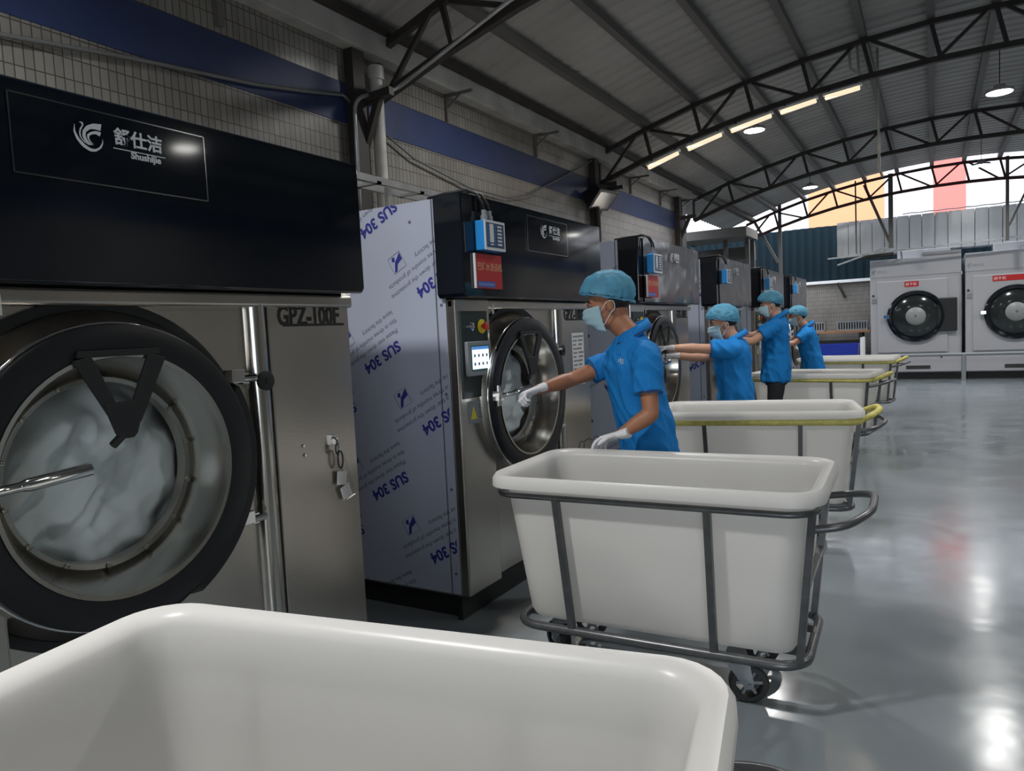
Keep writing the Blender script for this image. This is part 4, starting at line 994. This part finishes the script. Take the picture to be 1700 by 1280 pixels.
    # ---------- hairnet
    def dis(l): return .006*noise.noise(l*5+V((sc*9, 3, 1)))+.0035*sin(22*math.atan2(l.y, l.x))*max(0, -l.z+.35)
    def capk(q): return q.z > .028+cap_tilt*q.x*.55
    bm = shell((-.006, 0, .050), (.132, .104, .108), capk, 40, 88, dis)
    nt_ = obj('hairnet', bm, M_NET, root, smooth=True, solid=.002, loc=-ro)
    bm = B(); pts = []
    for k in range(48):
        th = 2*pi*k/48; x_ = -.006+.122*cos(th); pts.append(hp(x_, .096*sin(th), .028+cap_tilt*x_*.55+.002*sin(11*th)))
    tube(bm, pts, [.0055+.002*sin(k*2.3) for k in range(48)], 6, closed=True); obj('elastic_band', bm, M_NET, nt_, smooth=True)
    # ---------- mask
    bm = B(); nu, nv = 24, 14; g = []
    for i in range(nu+1):
        a = (-1+2*i/nu)*radians(68); row = []
        for j in range(nv+1):
            v_ = j/nv; z = -.018-.100*v_; z = z+.012*abs(sin(a))*(1 if v_ < .5 else -1)*abs(1-2*v_)
            rf = .106+.020*sin(pi*min(1, v_*1.15+.1))*cos(a)**2+.0026*sin(v_*pi*7)
            if v_ > .7: rf -= .05*(v_-.7)*2*cos(a)
            row.append(bm.verts.new(hp(-.004+rf*cos(a)*1.06-.012*v_, .079*sin(a)*(1-.10*v_), z)))
        g.append(row)
    for i in range(nu):
        for j in range(nv): bm.faces.new((g[i][j], g[i+1][j], g[i+1][j+1], g[i][j+1]))
    mk = obj('face_mask', bm, M_MASK, root, smooth=True, solid=.002, loc=-ro)
    for q in (-1, 1):
        bm = B(); x_ = -.004+.1*cos(radians(68)); y_ = q*.0725
        tube(bm, arc_pts([hp(x_, y_, -.030), hp(.0, q*.084, .010), hp(-.030, q*.092, .008), hp(-.034, q*.090, -.028), hp(-.008, q*.080, -.050), hp(x_, y_, -.106)], .015), .0022, 6); obj('ear_loop', bm, M_LOOP, mk, smooth=True)
    # ---------- shirt
    bm = B(); hem = shirt_hem; t0 = (hem-P.z)/(N.z-P.z)
    secs = []
    for t, a, b, fo in ((t0, .188, .148, 0), (t0+.03, .188, .148, 0), (.12, .182, .144, .0), (.30, .168, .140, .012), (.5, .174, .144, .020), (.70, .188, .150, .020), (.84, .178, .126, .010), (.94, .125, .088, -.004), (1.0, .082, .070, -.006)):
        c = P.lerp(N, t)+f*fo; 
        if t < .02: c = V((c.x, c.y, hem+(t-t0)*(N.z-P.z)))
        secs.append((c, s, f, a, b*belly))
    lof(bm, secs, 28)
    trims = []
    for side in 'LR':
        Sh, El = J[side+'s'], J[side+'e']
        limb(bm, [ch2.lerp(Sh, .35)+Z*.0, Sh], [.085, .074])
        e = Sh.lerp(El, .62); d_ = (El-Sh).normalized(); a_, b_ = frame_of(d_)
        tube(bm, [Sh-d_*.03, Sh, Sh.lerp(El, .25), Sh.lerp(El, .5), e], [.055, .076, .075, .072, .071], 20); trims.append((e, d_, a_, b_))
    def dsp(co, nrm):
        q = V((co.x*9, co.y*9, co.z*3.2)); w = co.z-hem
        h = .014*noise.noise(q)+.009*(1-abs(noise.noise(V((co.x*15+co.z*7, co.y*15+co.z*3, co.z*6))))*3.2)
        ang = math.atan2((co-P).dot(s), (co-P).dot(f))
        h += .010*sin(ang*9+co.z*5+2*noise.noise(V((0, 0, co.z*4))))*max(0, 1-w/.35)
        return max(h*fold*.85, -.007)+.004
    sh = remesh('polo_shirt', bm, M_SHIRT, root, .0085*vox, 4, dsp, ro)
    for e, d_, a_, b_ in trims:
        bm = B(); tube(bm, [e+d_*.001+(a_*cos(2*pi*k/24)+b_*sin(2*pi*k/24))*.0712 for k in range(24)], .0024, 6, closed=True)
        obj('sleeve_trim', bm, M_TRIM, sh, smooth=True, loc=-ro)
    # collar
    bm = B(); g = []; gt = []
    for k in range(33):
        th = radians(22)+(2*pi-radians(44))*k/32; c_, s_ = cos(th), sin(th)
        top = N+Z*(.046-.040*c_)+f*(.070*c_-.014)+s*.068*s_; out = N+Z*(-.006-.052*c_)+f*(.108*c_-.010)+s*.104*s_; mid = N+Z*(.051-.040*c_)+f*(.078*c_-.014)+s*.076*s_
        ins = N+Z*(-.01-.050*c_)+f*(.078*c_-.012)+s*.076*s_
        g.append([bm.verts.new(q) for q in (ins, top, mid, out)]); gt.append(mid.lerp(out, .80)+(out-N).normalized()*.004)
    for i in range(32):
        for j in range(3): bm.faces.new((g[i][j], g[i+1][j], g[i+1][j+1], g[i][j+1]))
    col = obj('collar', bm, M_SHIRT, sh, smooth=True, solid=.004, loc=-ro)
    bm = B(); tube(bm, gt, .0028, 6); obj('collar_trim', bm, M_TRIM, sh, smooth=True, loc=-ro)
    from mathutils.bvhtree import BVHTree
    def on_shirt(p, n_):
        t = BVHTree.FromPolygons([v.co for v in sh.data.vertices], [tuple(q.vertices) for q in sh.data.polygons])
        h = t.ray_cast(V(p)-ro+n_*.4, -n_)
        return (h[0]+ro+n_*.004, n_) if h[0] else (V(p), n_)
    if logo:
        bm = B(); n_ = (V(logo[1])).normalized(); R_ = Z.cross(n_).normalized(); c, n_ = on_shirt(logo[0], n_); R_ = (Z.cross(n_)).normalized()
        for a, b in (((-.016, -.012), (.016, -.012)), ((-.016, .010), (.016, .010)), ((-.016, -.012), (-.016, .010)), ((.016, -.012), (.016, .010)), ((0, -.010), (0, .022)), ((-.006, -.004), (-.006, .008)), ((.008, -.004), (.008, .008))):
            bar(bm, c+R_*a[0]+Z*a[1], c+R_*b[0]+Z*b[1], .0028, .0015)
        e = obj('chest_emblem', bm, M_WHITE, sh, loc=-ro)
        bm = B(); bar(bm, c+R_*-.017+Z*-.018, c+R_*.017+Z*-.018, .003, .0015); obj('emblem_underline', bm, M_RED, sh, loc=-ro)
    if backlogo:
        c, n_ = on_shirt(backlogo[0], V(backlogo[1]).normalized()); R_ = Z.cross(n_).normalized(); bm = B(); swan(bm, c, R_, Z, .07); box(bm, (0, 0, 0), (0, 0, 0)) if 0 else None
        bar(bm, c-Z*.02, c-Z*.02+R_*.07, .012, .001)
        obj('back_print', bm, M_WHITE, sh, loc=-ro)
    # trousers, shoes
    bm = B(); lof(bm, [(P+Z*(-.16), s, f, .14, .12), (P-Z*.08, s, f, .158, .118), (P+Z*.02, s, f, .150, .108), (P+Z*.05, s, f, .145, .108)], 20)
    for hip, kn, an in hips: limb(bm, [hip]+mids(hip, kn, (.4, 1))+mids(kn, an-Z*.02, (.35, .8, 1)), [.088, .086, .075, .070, .062, .060])
    remesh('trousers', bm, M_PANTS, root, .010*vox, 4, lambda co, nr: .006*noise.noise(co*9), ro)
    for hip, kn, an in hips:
        bm = B(); b0 = V((an.x, an.y, 0)); lof(bm, [(b0+f*x_+Z*zc, s, Z, a_, h_) for x_, zc, a_, h_ in ((-.09, .035, .02, .02), (-.07, .045, .036, .043), (0, .05, .040, .048), (.08, .038, .046, .036), (.14, .030, .042, .028), (.175, .024, .022, .018))], 16)
        obj('shoe', bm, M_BLACK, root, smooth=True, loc=-ro)
    # gloves
    for side in gloves:
        spec = J_HANDS[side]
        remesh('glove', hand(J[side+'w'], *spec), M_GLOVE, root, .0032*max(1, vox*.9), 2, root=ro)
    return root
# nearest worker
J_HANDS = {'L': ((-.80, .05, -.22), (-.15, -.25, -1), 1, [(.35, .45, .3), (.45, .5, .35), (.55, .55, .4), (.7, .6, .45), .25], 1.08),
           'R': ((-.45, -.75, -.20), (.30, -.25, -1), -1, FIST, 1.05)}
person((-1.33, 3.72), 'person in blue polo and blue hairnet nearest the camera, one hand on a washer handle', dict(H=(-1.535, 3.70, 1.635), N=(-1.415, 3.72, 1.455), P=(-1.345, 3.74, .90), Ls=(-1.275, 3.555, 1.335), Le=(-1.235, 3.49, 1.055), Lw=(-1.385, 3.425, .955), Rs=(-1.50, 3.86, 1.33), Re=(-1.745, 3.64, 1.225), Rw=(-1.845, 3.415, 1.188)),
       (-.84, -.54), (-.93, -.37, .10), M_SKIN, 1.15, .80, logo=((-1.40, 3.56, 1.325), (-.30, -.95, .05)), cap_tilt=.55)
# second worker
J_HANDS = {'L': ((-1, -.25, .02), (.1, -.2, -1), 1, FIST, 1), 'R': ((-1, -.3, .0), (.1, -.2, -1), -1, FIST, 1)}
person((-1.50, 6.40), 'person in blue polo stretching both arms forward, behind the nearest worker', dict(H=(-1.585, 6.40, 1.495), N=(-1.485, 6.40, 1.350), P=(-1.49, 6.42, .86), Ls=(-1.47, 6.235, 1.265), Le=(-1.735, 6.14, 1.292), Lw=(-1.965, 6.05, 1.308), Rs=(-1.53, 6.56, 1.255), Re=(-1.77, 6.36, 1.205), Rw=(-1.96, 6.17, 1.235)),
       (-.95, -.30), (-.93, -.36, .12), M_SKIN2, 1.08, .74, vox=1.25, cap_tilt=.5)
# third worker
J_HANDS = {'L': ((-1, -.5, .12), (.1, -.2, -1), 1, FIST, 1), 'R': ((-1, -.3, .0), (.1, -.2, -1), -1, FIST, 1)}
person((-1.50, 8.23), 'tall person in blue polo and black trousers, third from the camera', dict(H=(-1.524, 8.235, 1.669), N=(-1.449, 8.25, 1.525), P=(-1.482, 8.27, .96), Ls=(-1.454, 8.09, 1.434), Le=(-1.66, 7.93, 1.285), Lw=(-1.87, 7.80, 1.31), Rs=(-1.52, 8.42, 1.425), Re=(-1.72, 8.28, 1.34), Rw=(-1.90, 8.08, 1.36)),
       (-.95, -.30), (-.93, -.36, .05), M_SKIN2, 1.0, .84, vox=1.6, cap_tilt=.5, backlogo=((-1.318, 8.155, 1.31), (.75, -.65, 0)))
# farthest worker
J_HANDS = {'L': ((-1, -.3, -.05), (.1, -.2, -1), 1, FIST, 1), 'R': ((-1, -.3, .0), (.1, -.2, -1), -1, FIST, 1)}
person((-1.52, 11.30), 'farthest person in blue polo, working at the fifth machine', dict(H=(-1.705, 11.28, 1.535), N=(-1.590, 11.30, 1.385), P=(-1.52, 11.32, .88), Ls=(-1.56, 11.13, 1.275), Le=(-1.73, 11.05, 1.155), Lw=(-1.93, 10.98, 1.15), Rs=(-1.64, 11.48, 1.265), Re=(-1.80, 11.34, 1.20), Rw=(-1.95, 11.2, 1.22)),
       (-.95, -.30), (-.93, -.36, .08), M_SKIN2, 1.05, .70, vox=1.8, cap_tilt=.5)
# wire hook by the gloved hand
bm = B(); tube(bm, [(-1.565+.014*cos(t), 3.36+.006*sin(t), .905+.022*sin(t)) for t in [2*pi*k/16 for k in range(16)]], .0028, 6, closed=True); tube(bm, arc_pts([(-1.555, 3.37, .925), (-1.53, 3.375, .945), (-1.515, 3.38, .93), (-1.50, 3.39, .955), (-1.47, 3.40, .94)], .01), .0026, 6)
tag(obj('wire_hook', bm, M_BLACK, smooth=True), 'black wire carabiner held by the gloved hand on the cart rim', 'hook')
